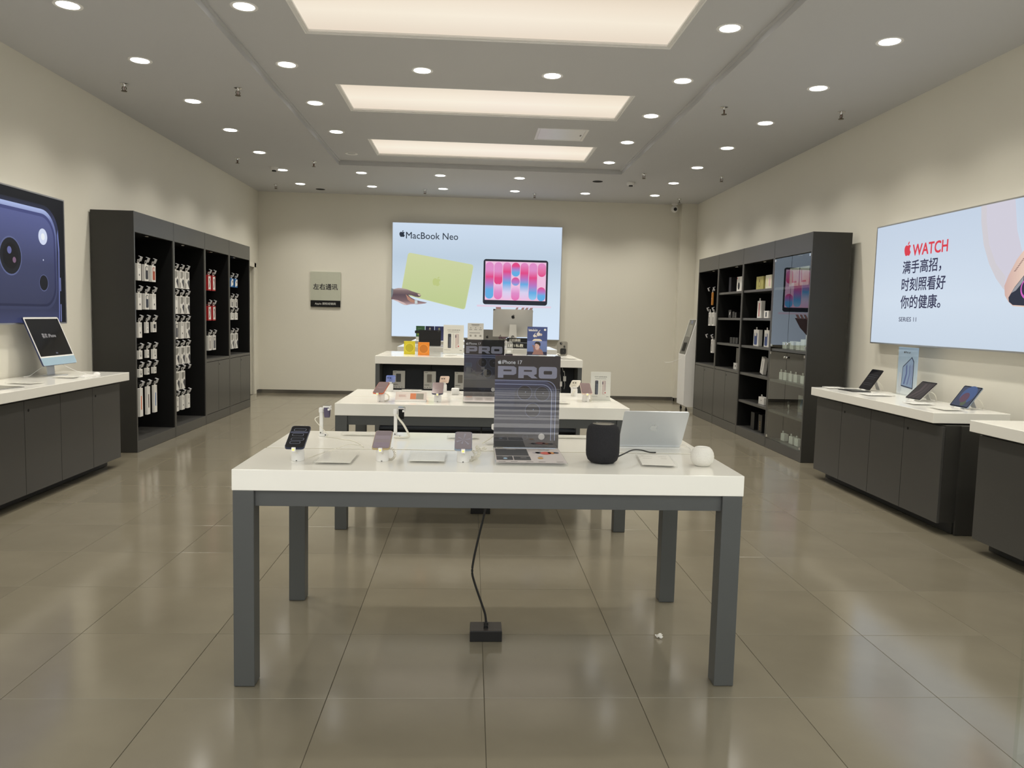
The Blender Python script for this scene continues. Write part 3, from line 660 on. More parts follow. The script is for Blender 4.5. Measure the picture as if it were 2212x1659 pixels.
def counter(y, label):
    t = thing('display_counter', label, 'counter', (0.084, y, 0), group='tall white topped display counters')
    bm = new(); box(bm, -1.0, 1.0, 0, 0.506, UH - 0.075, UH, 0.0025); part('counter_top', bm, M_SLAB, t)
    bm = new(); box(bm, -1.0, 1.0, 0.512, 1.02, UH - 0.075, UH, 0.0025); part('counter_top', bm, M_SLAB, t)
    zt = UH - 0.076
    for s in (-1, 1):
        x0, x1 = sorted((s * 0.995, s * 0.955)); bm = new(); box(bm, x0, x1, 0.004, 1.016, 0.003, zt, 0.002); part('side_panel', bm, M_LEG, t)
    for s, yy in ((0, 0.30), (1, 0.72)):
        for k in range(4):
            xx = -0.955 + k * 0.4775
            for z0, z1 in ((0.12, 0.655), (0.66, zt)):
                bm = new(); box(bm, xx + 0.002, xx + 0.4755, yy - 0.012, yy + 0.012, z0 + 0.002, z1 - 0.001, 0.001); part('back_panel', bm, M_NAVY, t)
    bm = new(); box(bm, -0.955, 0.955, 0.02, 1.0, 0.003, 0.12, 0.001); part('plinth', bm, M_NAVY, t)
    bm = new(); box(bm, -0.955, 0.955, 0.02, 0.285, 0.36, 0.38, 0.001); part('shelf', bm, M_NAVY, t)
    return t
counter(7.479, 'tall white topped counter with dark open front holding boxed power banks')
counter(9.720, 'tall white topped counter under the large silver computer, fourth row')
counter(11.97, 'tall white topped counter at the far end before back wall')

# ------------------------------------------------------------------ wall counters
def wall_counter(side, y0, y1, xf, xb, units, tagword):
    """side -1 left (front faces +X), +1 right (front faces -X)"""
    bm = new(); a, b_ = sorted((xf, xb)); box(bm, a, b_, y0, y1, 0.795, 0.87, 0.003)
    tag(part('worktop', bm, M_SLAB), 'long white worktop of the ' + tagword, 'worktop')
    for k, (u0, u1, lab) in enumerate(units):
        xd = xf + side * 0.05; xc = xd + side * 0.02; xp = xd + side * 0.125
        t = thing('base_cabinet', lab, 'cabinet', (0, 0, 0), group='grey base cabinets under the wall counters')
        a, b_ = sorted((xc, xb)); bm = new(); box(bm, a, b_, u0, u1, 0.09, 0.785, 0.001); part('body', bm, M_CABDK, t)
        a, b_ = sorted((xp, xb)); bm = new(); box(bm, a, b_, u0 + (0.02 if k == 0 else 0), u1, 0.002, 0.09, 0.001); part('plinth', bm, M_CABDK, t)
        if k == 0 and side > 0:
            bm = new(); box(bm, *sorted((xp, xb)), u0 - 0.018, u0 - 0.001, 0.002, 0.785, 0.001); part('end_panel', bm, M_CABDK, t)
        mid = (u0 + u1) / 2
        for j, (d0, d1) in enumerate(((u0, mid), (mid, u1))):
            bm = new(); a, b_ = sorted((xd, xc - side * 0.001)); box(bm, a, b_, d0 + 0.003, d1 - 0.003, 0.085, 0.775, 0.001); dr = part('door', bm, M_CAB, t)
            if (side < 0 and j == 1) or (side > 0 and j == 0):
                yk = mid + (0.055 if side < 0 else -0.055)
                bm = new(); lathe(bm, [(0, 0.0015), (0.009, 0.0015), (0.011, 0)], 14)
                bmesh.ops.transform(bm, matrix=Matrix.Translation((xd, yk, 0.703)) @ Matrix.Rotation(-side * PI / 2, 4, 'Y'), verts=bm.verts)
                part('keyhole', bm, M_BLKMAT, dr)
wall_counter(-1, 4.43, 7.42, -3.185, -3.79, [(5.287, 6.287, 'grey double door cabinet under the left counter, near unit'), (6.287, 7.33, 'grey double door cabinet under the left counter, far unit')], 'left wall counter')
wall_counter(1, 5.295, 7.285, 3.275, 3.84, [(5.25, 6.24, 'grey double door cabinet under the tablet counter, near unit'), (6.24, 7.255, 'grey double door cabinet under the tablet counter, far unit')], 'right wall counter holding tablets')
wall_counter(1, 2.93, 4.915, 3.29, 3.85, [(2.93, 3.90, 'grey double door cabinet at the right edge, entrance end'), (3.90, 4.885, 'grey double door cabinet at right edge of view under the nearest right counter')], 'nearest right counter, cut by the photo edge')

# ------------------------------------------------------------------ shelving cabinets
SB = [8.008, 9.05, 10.08, 11.065, 12.07]
def shelf_unit(side, y0, y1, xf, xb, label, shelves=(), doors=False, plinth=True, glass=False):
    """one bay; side -1 left wall, +1 right wall; built in world coordinates around its own base"""
    yc = (y0 + y1) / 2
    t = thing('shelving_cabinet', label, 'shelving', (xf, yc, 0), group='tall grey shelving bays')
    hw = (y1 - y0) / 2 - 0.003; D = abs(xb - xf); H = 2.43; s = side
    def bxs(nm, d0, d1, a, b_, z0, z1, m, par=t, bev=0.001):
        bm = new(); x0, x1 = sorted((s * d0, s * d1)); box(bm, x0, x1, a, b_, z0, z1, bev, 1); return part(nm, bm, m, par)
    p = 0.022
    bxs('side_panel', 0.003, D, -hw, -hw + p, 0.002, H, M_CABDK); bxs('side_panel', 0.003, D, hw - p, hw, 0.002, H, M_CABDK)  # bay sides get the darker laminate, their unlit look put into the colour
    bxs('edge_band', 0, 0.003, -hw, -hw + p, 0.002, H, M_CAB, bev=0); bxs('edge_band', 0, 0.003, hw - p, hw, 0.002, H, M_CAB, bev=0)
    bxs('lining', 0.012, D - 0.015, -hw + p, -hw + p + 0.003, 0.116, 2.224, M_BLACKIN, bev=0); bxs('lining', 0.012, D - 0.015, hw - p - 0.003, hw - p, 0.116, 2.224, M_BLACKIN, bev=0)
    bxs('header', 0, 0.03, -hw + p, hw - p, 2.225, H - 0.001, M_CAB); bxs('top_panel', 0.03, D, -hw + p, hw - p, H - 0.02, H - 0.001, M_CABDK)
    bxs('soffit', 0.03, D - 0.015, -hw + p, hw - p, 2.225, 2.243, M_BLACKIN)
    bm = new(); lathe(bm, [(0, 0), (0.03, 0), (0.034, 0.004), (0.0, 0.004)], 16); part('lamp', bm, M_CHROME, t, False, (s * 0.1, 0, 2.220))
    bxs('back_panel', D - 0.015, D, -hw + p, hw - p, 0.1, 2.42, M_BLACKIN)
    bxs('plinth', 0.001, D - 0.015, -hw + p, hw - p, 0.002, 0.115, M_CAB)
    if doors:
        bxs('shelf', 0.002, D - 0.015, -hw + p, hw - p, 0.797, 0.832, M_CAB)
        n = [(-hw + p, -hw + p + (2 * hw - 2 * p) * 0.5), (-hw + p + (2 * hw - 2 * p) * 0.5, hw - p)]
        for j, (a, b_) in enumerate(n):
            dr = bxs('door', 0.001, 0.02, a + 0.0035, b_ - 0.0035, 0.121, 0.791, M_CAB)
            if (s < 0 and j == 1) or (s > 0 and j == 0):
                bm = new(); lathe(bm, [(0, 0.0015), (0.009, 0.0015), (0.011, 0)], 12)
                yk = (a + 0.04) if s < 0 else (b_ - 0.04)
                bmesh.ops.transform(bm, matrix=Matrix.Translation((s * 0.001, yk, 0.745)) @ Matrix.Rotation(-s * PI / 2, 4, 'Y'), verts=bm.verts); part('keyhole', bm, M_BLKMAT, dr)
    for z in shelves: bxs('shelf', 0.012, D - 0.015, -hw + p, hw - p, z - 0.03, z, M_CAB)
    if glass:
        for z0, z1 in ((1.195, 2.215), (0.122, 1.145)):
            for j, (a, b_) in enumerate(((-hw + p + 0.002, -0.004), (0.004, hw - p - 0.002))):
                gl = bxs('glass_door', 0.001, 0.007, a, b_, z0, z1, M_GLASS, bev=0)
                ye = a + 0.018 if j == 0 else b_ - 0.018
                for ze in (z0 + 0.02, z1 - 0.02): bxs('hinge', -0.003, 0.010, ye - 0.014, ye + 0.014, ze - 0.014, ze + 0.014, M_CHROME, gl)
                yk = -0.03 if j == 0 else 0.03; zk = z0 + 0.05 if z0 > 1 else z1 - 0.05
                bm = new(); lathe(bm, [(0, 0.02), (0.012, 0.02), (0.014, 0.012), (0.007, 0.0)], 12)
                bmesh.ops.transform(bm, matrix=Matrix.Translation((0, yk, zk)) @ Matrix.Rotation(-PI / 2, 4, 'Y'), verts=bm.verts); part('knob', bm, M_CHROME, gl, True)
    return t
XFL, XBL = -3.37, -3.79
bays = ['nearest the camera', 'second from the camera', 'third from the camera', 'farthest, beside the door']
LU = [shelf_unit(-1, SB[k], SB[k + 1], XFL, XBL, 'tall grey shelving bay on left wall, ' + bays[k], doors=k >= 2) for k in range(4)]
XFR, XBR = 3.52, 3.94
SR = [7.99, 9.01, 10.05, 11.07, 12.05]
RU = [shelf_unit(1, SR[0], SR[1], XFR, XBR, 'tall grey glass fronted shelving bay on right wall, nearest the camera', (0.82, 0.46, 1.18, 1.885), glass=True),
      shelf_unit(1, SR[1], SR[2], XFR, XBR, 'tall grey open shelving bay on right wall with yellow box on top shelf', (0.465, 0.825, 1.178, 1.53, 1.885)),
      shelf_unit(1, SR[2], SR[3], XFR, XBR, 'tall grey shelving bay on right wall with headphone box on top shelf', (1.178, 1.53, 1.885), doors=True),
      shelf_unit(1, SR[3], SR[4], XFR, XBR, 'tall grey shelving bay on right wall, farthest, with hooks', (), doors=True)]
# small white fixings on the back panels
for k, bay in enumerate(LU):
    for z in ((1.78, 1.24, 0.6) if k < 2 else (1.78, 1.24)):
        bm = new(); lathe(bm, [(0, 0.006), (0.008, 0.005), (0.010, 0)], 10)
        bmesh.ops.transform(bm, matrix=Matrix.Translation((-0.403, 0.36, z)) @ Matrix.Rotation(PI / 2, 4, 'Y'), verts=bm.verts); part('screw_cap', bm, M_WHT, bay)

# ------------------------------------------------------------------ small builders
def box_part(name, par, m, x0, x1, y0, y1, z0, z1, bev=0.0, smooth=False):
    bm = new(); box(bm, x0, x1, y0, y1, z0, z1, bev); return part(name, bm, m, par, smooth)
def lines(par, m, x0, x1, zs, y, h=0.002, jitter=0.3):
    for z in zs:
        w = (x1 - x0) * (1 - random.random() * jitter); pr('print_line', rect(x0, x0 + w, z - h / 2, z + h / 2), m, par, y)

C_ROW = ['top', 'second', 'third', 'fourth', 'fifth', 'lowest']
C_COL = ['left', 'middle', 'right']
M_CARTON = mat('white_carton', (0.83, 0.81, 0.77), 0.5, spec=0.3, noise=0.015)
M_TAGH = mat('clear_tag_holder', (0.62, 0.62, 0.65), 0.25, spec=0.5, noise=0.02)
def solid(name, rgb, rough=0.5): return mat(name, S(*rgb), rough, noise=0.02)

def hook(bay, y, z, sx=-1, L=0.32):
    """pronged hook with a price tag holder, part of its shelving bay (local x grows out of the bay)"""
    xt = sx * 0.08; xb = sx * 0.40
    bm = new(); tube(bm, [(xb, y, z - 0.012), (xt, y, z - 0.012), (xt - sx * 0.01, y, z - 0.002)], 0.0035, 6)
    tube(bm, [(xb, y, z + 0.018), (xt - sx * 0.005, y, z + 0.018)], 0.0025, 6); box(bm, *sorted((xb - sx * 0.004, xb)), y - 0.02, y + 0.02, z - 0.03, z + 0.03)
    h = part('hook', bm, M_CHROME, bay)
    bm = new(); xx = xt - sx * 0.014
    box(bm, -0.0015, 0.0015, -0.032, 0.024, -0.026, 0.024); box(bm, *sorted((0.0, sx * 0.03)), -0.014, 0.014, 0.018, 0.024)
    part('tag_holder', bm, M_TAGH, h, False, (xx, y, z + 0.016), (0, -sx * 0.38, 0))

def pack(name, label, cat, x, y, z, side, w, h, t, m, group, hole=True, tilt=0.0):
    """hanging package; local front faces -Y, hangs from z=0"""
    o = thing(name, label, cat, (x, y, z), (0, tilt, PI / 2 if side < 0 else -PI / 2), group)
    bm = new(); zt = -0.03
    if hole:
        tw = w * 0.24
        bm = new(); band(bm, rr(tw * 2, 0.044, 0.008, 0, -0.010), rr(tw * 1.3, 0.024, 0.007, 0, -0.009), 0.008); band(bm, rr(tw * 2, 0.044, 0.008, 0, -0.010), rr(tw * 1.3, 0.024, 0.007, 0, -0.009), 0.010)
        part('hang_tab', bm, M_CARTON, o)
    box_part('carton', o, m, -w / 2, w / 2, 0, t, -h, zt, 0.0012)
    return o
G_L = 'packaged accessories hanging on the left wall shelving'
def p_case(o, w, h, rgb, win=None):
    nm = 'print_case_%02x%02x%02x' % rgb
    pr('printed_case', rr(w * 0.68, (h - 0.03) * 0.78, w * 0.14, 0, -0.03 - (h - 0.03) * 0.50), solid(nm, rgb), o, -0.0008)
    pr('printed_window', rr(w * 0.44, (h - 0.03) * 0.2, w * 0.1, w * 0.02, -0.03 - (h - 0.03) * 0.25), solid('print_window', win or (226, 222, 214)), o, -0.0014)
def p_film(o, w, h):
    hh = h - 0.03; zt = -0.03
    pr('printed_grey', [(-w * 0.34, zt - hh * 0.42), (w * 0.02, zt - hh * 0.44), (w * 0.34, zt - hh * 0.3), (w * 0.34, zt - hh * 0.06), (-w * 0.34, zt - hh * 0.06)], solid('print_film_grey', (150, 148, 142)), o, -0.0008)
    pr('printed_dark', [(w * 0.46, zt - hh * 0.98), (w * 0.46, zt - hh * 0.52), (w * 0.2, zt - hh * 0.45), (-w * 0.02, zt - hh * 0.62)][::-1], solid('print_film_dark', (58, 57, 66)), o, -0.0008)
    pr('printed_dark', [(-w * 0.48, zt - hh * 0.62), (-w * 0.3, zt - hh * 0.72), (-w * 0.3, zt - hh * 0.95), (-w * 0.48, zt - hh * 0.98)][::-1], solid('print_film_mid', (120, 118, 116)), o, -0.0008)
def p_lines(o, w, h):
    lines(o, M_GREYINK, -w * 0.3, w * 0.25, [-0.05 - k * 0.012 for k in range(3)], -0.0008, 0.003)
    pr('printed_mark', circ(w * 0.12, 0, -h * 0.72, 12), M_INK, o, -0.0008)
XT = -3.455
def LABEL(desc, r, c, b): return '%s, %s row, %s hook, %s left bay' % (desc, C_ROW[r], c, ['nearest', 'second', 'third', 'farthest'][b])

# bay 1
B1Y = (8.33, 8.515, 8.70)
B1 = [(1.96, [('w', 0.085, 0.205), ('c', 0.098, 0.205, (44, 44, 52)), ('c', 0.098, 0.205, (170, 78, 52))]),
      (1.655, [('w', 0.095, 0.205), ('c', 0.098, 0.20, (48, 54, 68)), ('w', 0.095, 0.20)]),
      (1.35, [('w', 0.085, 0.19), ('l', 0.062, 0.145), ('q', 0.098, 0.14)]),
      (1.055, [('l', 0.085, 0.12), ('l', 0.062, 0.115), ('l', 0.098, 0.138)]),
      (0.86, [('w', 0.08, 0.115), ('w', 0.062, 0.10), ('w', 0.062, 0.10)]),
      (0.66, [('s', 0.075, 0.33, (226, 110, 58)), ('s', 0.075, 0.33, (60, 46, 52)), ('s', 0.075, 0.33, (58, 110, 176))])]
for r, (z, its) in enumerate(B1):
    for c, it in enumerate(its):
        hook(LU[0], B1Y[c] - (SB[0] + SB[1]) / 2, z)
        k, w, h = it[0], it[1], it[2]
        nm, ds, ct = {'w': ('accessory_box', 'plain white accessory box', 'box'), 'c': ('phone_case_box', 'white box showing a %s phone case', 'box'), 'l': ('cable_pack', 'white cable pack with dark mark', 'package'),
                      'q': ('adapter_box', 'white box with square black picture', 'box'), 's': ('stylus_box', 'long white box with %s stripe', 'box')}[k]
        if k == 'c': ds = ds % {44: 'black', 170: 'orange brown', 48: 'dark blue'}[it[3][0]]
        if k == 's': ds = ds % {226: 'orange', 60: 'dark', 58: 'blue'}[it[3][0]]
        o = pack(nm, LABEL(ds, r, C_COL[c], 0), ct, XT, B1Y[c], z, -1, w, h, 0.034 if k in 'wc' else 0.026, M_CARTON, G_L, tilt=0.0)
        if k == 'c': p_case(o, w, h, it[3])
        elif k == 's': pr('printed_stripe', rect(-w * 0.16, w * 0.10, -h * 0.78, -h * 0.34), solid('print_stripe_%d' % it[3][0], it[3]), o, -0.0008)
        elif k == 'q':
            pr('printed_square', rect(-w * 0.28, w * 0.28, -h * 0.70, -h * 0.38), M_INK, o, -0.0008); lines(o, M_GREYINK, -w * 0.3, w * 0.3, [-h * 0.8, -h * 0.86], -0.0008, 0.003)
        else: p_lines(o, w, h)
# bay 2
B2Y = (9.34, 9.52, 9.70)
B2 = [(1.95, 'fff', 0.24), (1.65, 'wff', 0.24), (1.345, 'cwf', 0.23), (1.05, 'fff', 0.24), (0.757, 'ff-', 0.245), (0.46, 'www', 0.20)]
for r, (z, ks, h) in enumerate(B2):
    for c, k in enumerate(ks):
        hook(LU[1], B2Y[c] - (SB[1] + SB[2]) / 2, z)
        if k == '-': continue
        w = 0.135 if k == 'f' else 0.09
        nm, ds, ct = {'f': ('screen_film_pack', 'grey and white film pack with angular print', 'package'), 'w': ('accessory_box', 'slim white box', 'box'), 'c': ('phone_case_box', 'white box with dark phone case', 'box')}[k]
        o = pack(nm, LABEL(ds, r, C_COL[c], 1), ct, XT, B2Y[c], z, -1, w, h, 0.030, M_CARTON, G_L)
        if k == 'f': p_film(o, w, h)
        elif k == 'c': p_case(o, w, h, (70, 70, 78))
        else: p_lines(o, w, h)
# bay 3
M_RED = solid('red_carton', (186, 40, 44))
for r, (z, h) in enumerate(((1.95, 0.23), (1.55, 0.225), (1.155, 0.225))):
    for c, y in enumerate((10.50, 10.68)):
        hook(LU[2], y - (SB[2] + SB[3]) / 2, z)
        red = r < 2
        o = pack('phone_case_box', LABEL('red box with white front' if red else 'white box with grey phone case picture', r, ('left', 'right')[c], 2), 'box', XT, y, z, -1, 0.115, h, 0.05 if red else 0.035, M_RED if red else M_CARTON, G_L)
        if red:
            q = pr('printed_front', rect(-0.045, 0.045, -h * 0.93, -0.045), M_CARTON, o, -0.0008)
            pr('printed_shape', [(-0.028, -h * 0.85), (0.004, -h * 0.80), (0.03, -h * 0.5), (0.02, -0.06), (-0.02, -0.08), (0.008, -h * 0.5)], solid('print_red_grey', (120, 84, 84)), q, -0.0014)
        else:
            p_case(o, 0.115, h, (176, 168, 164) if c == 0 else (92, 92, 100), (200, 196, 190))
# bay 4
M_BLU = solid('blue_carton', (40, 110, 178))
for r, (z, h, cols) in enumerate(((1.955, 0.155, (0, 1)), (1.66, 0.15, (0, 1)), (1.46, 0.13, (0, 1)), (1.16, 0.25, (0, 1)))):
    for c in cols:
        y = (11.47, 11.67)[c]; hook(LU[3], y - (SB[3] + SB[4]) / 2, z)
        k = 'bpwf'[r]
        ds = {'b': 'blue and white package', 'p': 'white box with grey case print', 'w': 'small white box', 'f': 'white film pack with dark corner'}[k]
        o = pack({'b': 'cable_pack', 'p': 'phone_case_box', 'w': 'accessory_box', 'f': 'screen_film_pack'}[k], LABEL(ds, min(r, 3), ('left', 'right')[c], 3), 'package' if k in 'bf' else 'box', XT, y, z, -1, 0.12 if k != 'f' else 0.13, h, 0.035, M_BLU if k == 'b' else M_CARTON, G_L)
        if k == 'b':
            pr('printed_front', [(-0.05, -h * 0.95), (0.055, -h * 0.8), (0.055, -0.04), (0.0, -0.04), (-0.05, -h * 0.5)], M_CARTON, o, -0.0008); pr('printed_mark', circ(0.016, 0.02, -h * 0.5, 12), M_INK, o, -0.0014)
        elif k == 'p': p_case(o, 0.11, h, (128, 126, 126))
        elif k == 'f': p_film(o, 0.13, h)
        else: p_lines(o, 0.11, h)

# ------------------------------------------------------------------ right shelving contents
XS = 3.60
G_R = 'boxes on the right wall shelves'
def stand_box(name, label, cat, y0, y1, z, h, d, m, x=XS, tilt=0.0, tab=False, group=G_R):
    """box standing on a shelf, front faces -X"""
    o = thing(name, label, cat, (x, (y0 + y1) / 2, z), (tilt, 0, -PI / 2), group); w = abs(y1 - y0)
    box_part('carton', o, m, -w / 2, w / 2, 0, d, 0.001, h, 0.0012)
    if tab:
        bm = new(); tw = min(w * 0.42, 0.032); band(bm, rr(tw, 0.04, 0.008, 0, h + 0.012), rr(tw * 0.6, 0.02, 0.005, 0, h + 0.014), 0.004); bm2 = band(bm, rr(tw, 0.04, 0.008, 0, h + 0.012), rr(tw * 0.6, 0.02, 0.005, 0, h + 0.014), 0.007)
        part('hang_tab', bm, M_CARTON, o)
    return o
# hooks in the farthest bay
for r, (z, ks) in enumerate(((1.94, 'o-'), (1.64, 'ww'), (1.235, '-w'))):
    for c, y in enumerate((11.60, 11.47)):
        yh = (11.73, 11.47)[c]; hook(RU[3], yh - (SR[3] + SR[4]) / 2, z, sx=1)
        k = ks[c] if r else ('-', 'o')[c]
        if r == 0 and c == 1: k = 'o'
        if k == 'o':
            o = pack('strap_pack', 'orange watch strap pack on top hook of far right shelving bay', 'package', XFR + 0.085, 11.60, z, 1, 0.045, 0.22, 0.02, solid('orange_pack', (196, 130, 50)), 'packages on far right hooks'); pr('printed_dot', circ(0.008, 0, -0.12, 10), M_CARTON, o, -0.0008)
        elif k == 'w':
            o = pack('strap_pack', 'white watch strap pack on %s hook row, %s, far right shelving bay' % (('top', 'middle', 'lower')[r], ('left', 'right')[c]), 'package', XFR + 0.085, (11.68, 11.50)[c], z, 1, 0.085, 0.23, 0.045, M_CARTON, 'packages on far right hooks'); p_case(o, 0.07, 0.23, (150, 146, 142))
# bay with headphone box
stand_box('headphone_box', 'dark box at the left of the top shelf beside headphone box', 'box', 10.74, 10.83, 1.886, 0.21, 0.09, solid('dark_carton', (34, 33, 40)))
o = stand_box('headphone_box', 'white headphone box with black headphone picture on top shelf', 'box', 10.30, 10.50, 1.886, 0.20, 0.09, M_CARTON)
bm = new(); flat(bm, circ(0.042, -0.02, 0.075, rz=0.05), -0.0008); part('printed_earcup', bm, M_INK, o, fixn=False); pr('printed_band', rect(-0.026, -0.014, 0.11, 0.185), M_INK, o, -0.0008); pr('printed_mark', circ(0.012, -0.085, 0.18, 10), solid('print_red_dot', (196, 60, 60)), o, -0.0008)
o = stand_box('speaker_box', 'small black box with white swirl on the second shelf', 'box', 10.68, 10.79, 1.531, 0.11, 0.08, M_BLK)
pr('printed_swirl', [(-0.02, 0.03), (0.012, 0.05), (0.022, 0.085), (0.0, 0.075), (-0.008, 0.05)], M_CARTON, o, -0.0008)
for k in range(2):
    o = stand_box('speaker_box', 'small black box, %s of two, beside the white swirl box' % ('left', 'right')[k], 'box', 10.46 + 0.09 * (1 - k), 10.535 + 0.09 * (1 - k), 1.531, 0.085 - 0.01 * k, 0.07, M_BLK); lines(o, M_GREYINK, -0.025, 0.02, [0.012, 0.02], -0.0008, 0.003)
for k in range(3):
    o = stand_box('cable_box', 'low black box, %s of three in a row on the third shelf' % C_COL[k], 'box', 10.68 - 0.115 * k - 0.095, 10.68 - 0.115 * k, 1.179, 0.085, 0.07, M_BLK); lines(o, M_GREYINK, -0.03, 0.03, [0.010], -0.0008, 0.004)
t = thing('price_card', 'white price card leaning on dark tablet-like panel above cabinet doors', 'card', (3.60, 10.42, 0.833), (0, 0, -PI / 2))
box_part('card', t, M_PAPER, -0.06, 0.06, 0.0, 0.02, 0.001, 0.085, 0.001); box_part('panel', t, M_SCREEN, -0.045, 0.075, 0.025, 0.033, 0.001, 0.29, 0.002); pr('printed_picture', circ(0.014, 0.02, 0.045, 12), M_INK, t, -0.0008)
# open bay
M_GOLD = solid('yellow_carton', (176, 168, 96))
o = stand_box('lamp_box', 'square yellow box with line drawing on top shelf of right shelving', 'box', 9.53, 9.77, 1.886, 0.165, 0.09, M_GOLD)
bm = new(); band(bm, circ(0.035, -0.01, 0.07), circ(0.029, -0.01, 0.07), -0.0008); part('printed_ring', bm, solid('print_brown', (120, 96, 60)), o, fixn=False); pr('printed_bow', [(-0.025, 0.10), (0.005, 0.10), (0.0, 0.13), (-0.02, 0.13)], solid('print_brown', (120, 96, 60)), o, -0.0008)
o = stand_box('toy_box', 'cream box with pink print beside the square yellow box', 'box', 9.27, 9.46, 1.886, 0.17, 0.09, mat('cream_carton', (0.80, 0.77, 0.62), 0.5, noise=0.02))
pr('printed_shape', rr(0.05, 0.10, 0.02, 0.04, 0.08), solid('print_pale_pink', (226, 186, 186)), o, -0.0008); pr('printed_shape', rr(0.05, 0.11, 0.02, -0.045, 0.08), solid('print_pale_yellow', (226, 218, 170)), o, -0.0008)
o = stand_box('selfie_stick_box', 'tall narrow white box with pink stripe on second shelf', 'box', 9.56, 9.69, 1.531, 0.215, 0.05, M_CARTON, tab=True); pr('printed_stripe', rect(-0.02, 0.02, 0.02, 0.19), solid('print_rose', (206, 138, 138)), o, -0.0008)
o = stand_box('speaker_box', 'small white box with dark device picture on second shelf', 'box', 9.31, 9.46, 1.531, 0.09, 0.06, M_CARTON); pr('printed_device', rr(0.04, 0.06, 0.012, 0.0, 0.045), solid('print_device_blue', (52, 60, 76)), o, -0.0008)
for k, (a, b_) in enumerate(((9.60, 9.77), (9.26, 9.41))):
    o = stand_box('phone_case_box', 'white box with blue phone case, %s of two on third shelf' % ('left', 'right')[k], 'box', a, b_, 1.179, 0.205, 0.05, M_CARTON, tab=True); pr('printed_case', rr((b_ - a) * 0.6, 0.15, 0.02, -0.01, 0.09), solid('print_case_blue', (66, 84, 140)), o, -0.0008); pr('printed_window', rr((b_ - a) * 0.36, 0.04, 0.015, -0.015, 0.145), solid('print_window', (226, 222, 214)), o, -0.0014)
o = stand_box('cable_box', 'slim white box leaning sideways on the fourth shelf', 'box', 9.43, 9.53, 0.826, 0.21, 0.045, M_CARTON); o.rotation_euler = (0, math.radians(14), -PI / 2); o.location = (3.62, 9.50, 0.840); p_l = pr('printed_line', rect(-0.006, 0.006, 0.05, 0.17), M_GREYINK, o, -0.0008)
o = stand_box('charger_box', 'small cube shaped white box on the fifth shelf', 'box', 9.31, 9.49, 0.466, 0.09, 0.06, M_CARTON, tab=True); pr('printed_mark', circ(0.01, 0, 0.05, 10), M_GREYINK, o, -0.0008)
for k in range(2):
    o = stand_box('speaker_box', 'tall black box, %s of two at the bottom of open right shelving' % ('left', 'right with gold print')[k], 'box', 9.60 - 0.26 * k, 9.72 - 0.26 * k, 0.116, 0.22, 0.10, M_BLK)
    if k: [pr('printed_gold', circ(0.012, 0.0, 0.04 + j * 0.03, 10), solid('print_gold', (150, 120, 60)), o, -0.0008) for j in range(4)]
# behind glass
for k, (y0, y1, h) in enumerate(((8.79, 8.91, 0.075), (8.60, 8.70, 0.09), (8.43, 8.53, 0.09), (8.30, 8.41, 0.12), (8.13, 8.28, 0.17))):
    stand_box('accessory_box', 'white box behind the upper glass doors, %s from the left' % ORD[k], 'box', y0, y1, 1.181, h, 0.06, M_CARTON, x=3.63, group='boxes behind the upper glass doors')
for k, (y0, y1) in enumerate(((8.88, 8.60), (8.62, 8.36))):
    o = stand_box('lamp_box', 'large white box with pink print on upper glass shelf, %s' % ('left', 'right')[k], 'box', y1, y0, 1.886, 0.22, 0.08, M_CARTON, x=3.66, group='boxes on the upper glass shelf'); pr('printed_lamp', [(-0.06, 0.05), (0.06, 0.05), (0.06, 0.07), (-0.04, 0.07), (-0.06, 0.19), (-0.075, 0.19)], solid('print_rose', (206, 138, 138)), o, -0.0008)
RU[0]
for k, y in enumerate((8.84, 8.72, 8.57, 8.43, 8.25)):
    stand_box('charger_box', 'small white hanging box on middle glass shelf, %s from the left' % ORD[k], 'box', y - 0.045, y + 0.045, 0.821, 0.085, 0.05, M_CARTON, x=3.60, tab=True, group='small boxes on the middle glass shelf')
for k, y in enumerate((8.74, 8.51, 8.36)):
    stand_box('charger_box', 'small white hanging box at the cabinet bottom behind glass, %s from left' % ORD[k], 'box', y - 0.05, y + 0.05, 0.117, 0.085, 0.05, M_CARTON, x=3.62, tab=True, group='small boxes at the bottom of the glass cabinet')
t = thing('electric_toothbrush_pack', 'clear pack with blue drop shaped device behind the lower glass', 'package', (3.66, 8.40, 0.461), (0, 0, -PI / 2))
box_part('shell', t, M_ACRYL, -0.06, 0.06, 0.0, 0.05, 0.001, 0.22)
bm = new(); lathe(bm, [(0, 0.05), (0.022, 0.07), (0.026, 0.10), (0.012, 0.15), (0.006, 0.185), (0, 0.19)], 18, (0, 0.025, 0)); part('device', bm, solid('blue_device', (48, 96, 140), 0.25), t, True); box_part('base_card', t, M_BLK, -0.05, 0.05, 0.005, 0.045, 0.002, 0.03)
t = thing('microphone', 'small chrome and black microphone on stand behind the lower glass', 'microphone', (3.66, 8.70, 0.461))
bm = new(); lathe(bm, [(0, 0.001), (0.03, 0.001), (0.03, 0.008), (0.006, 0.012), (0.006, 0.05), (0.018, 0.055), (0.02, 0.11), (0.0, 0.125)], 16); part('body', bm, M_CHROME, t, True)
bm = new(); lathe(bm, [(0.0205, 0.085), (0.021, 0.11), (0.012, 0.122), (0, 0.126)], 16); part('grille', bm, M_BLK, t, True)

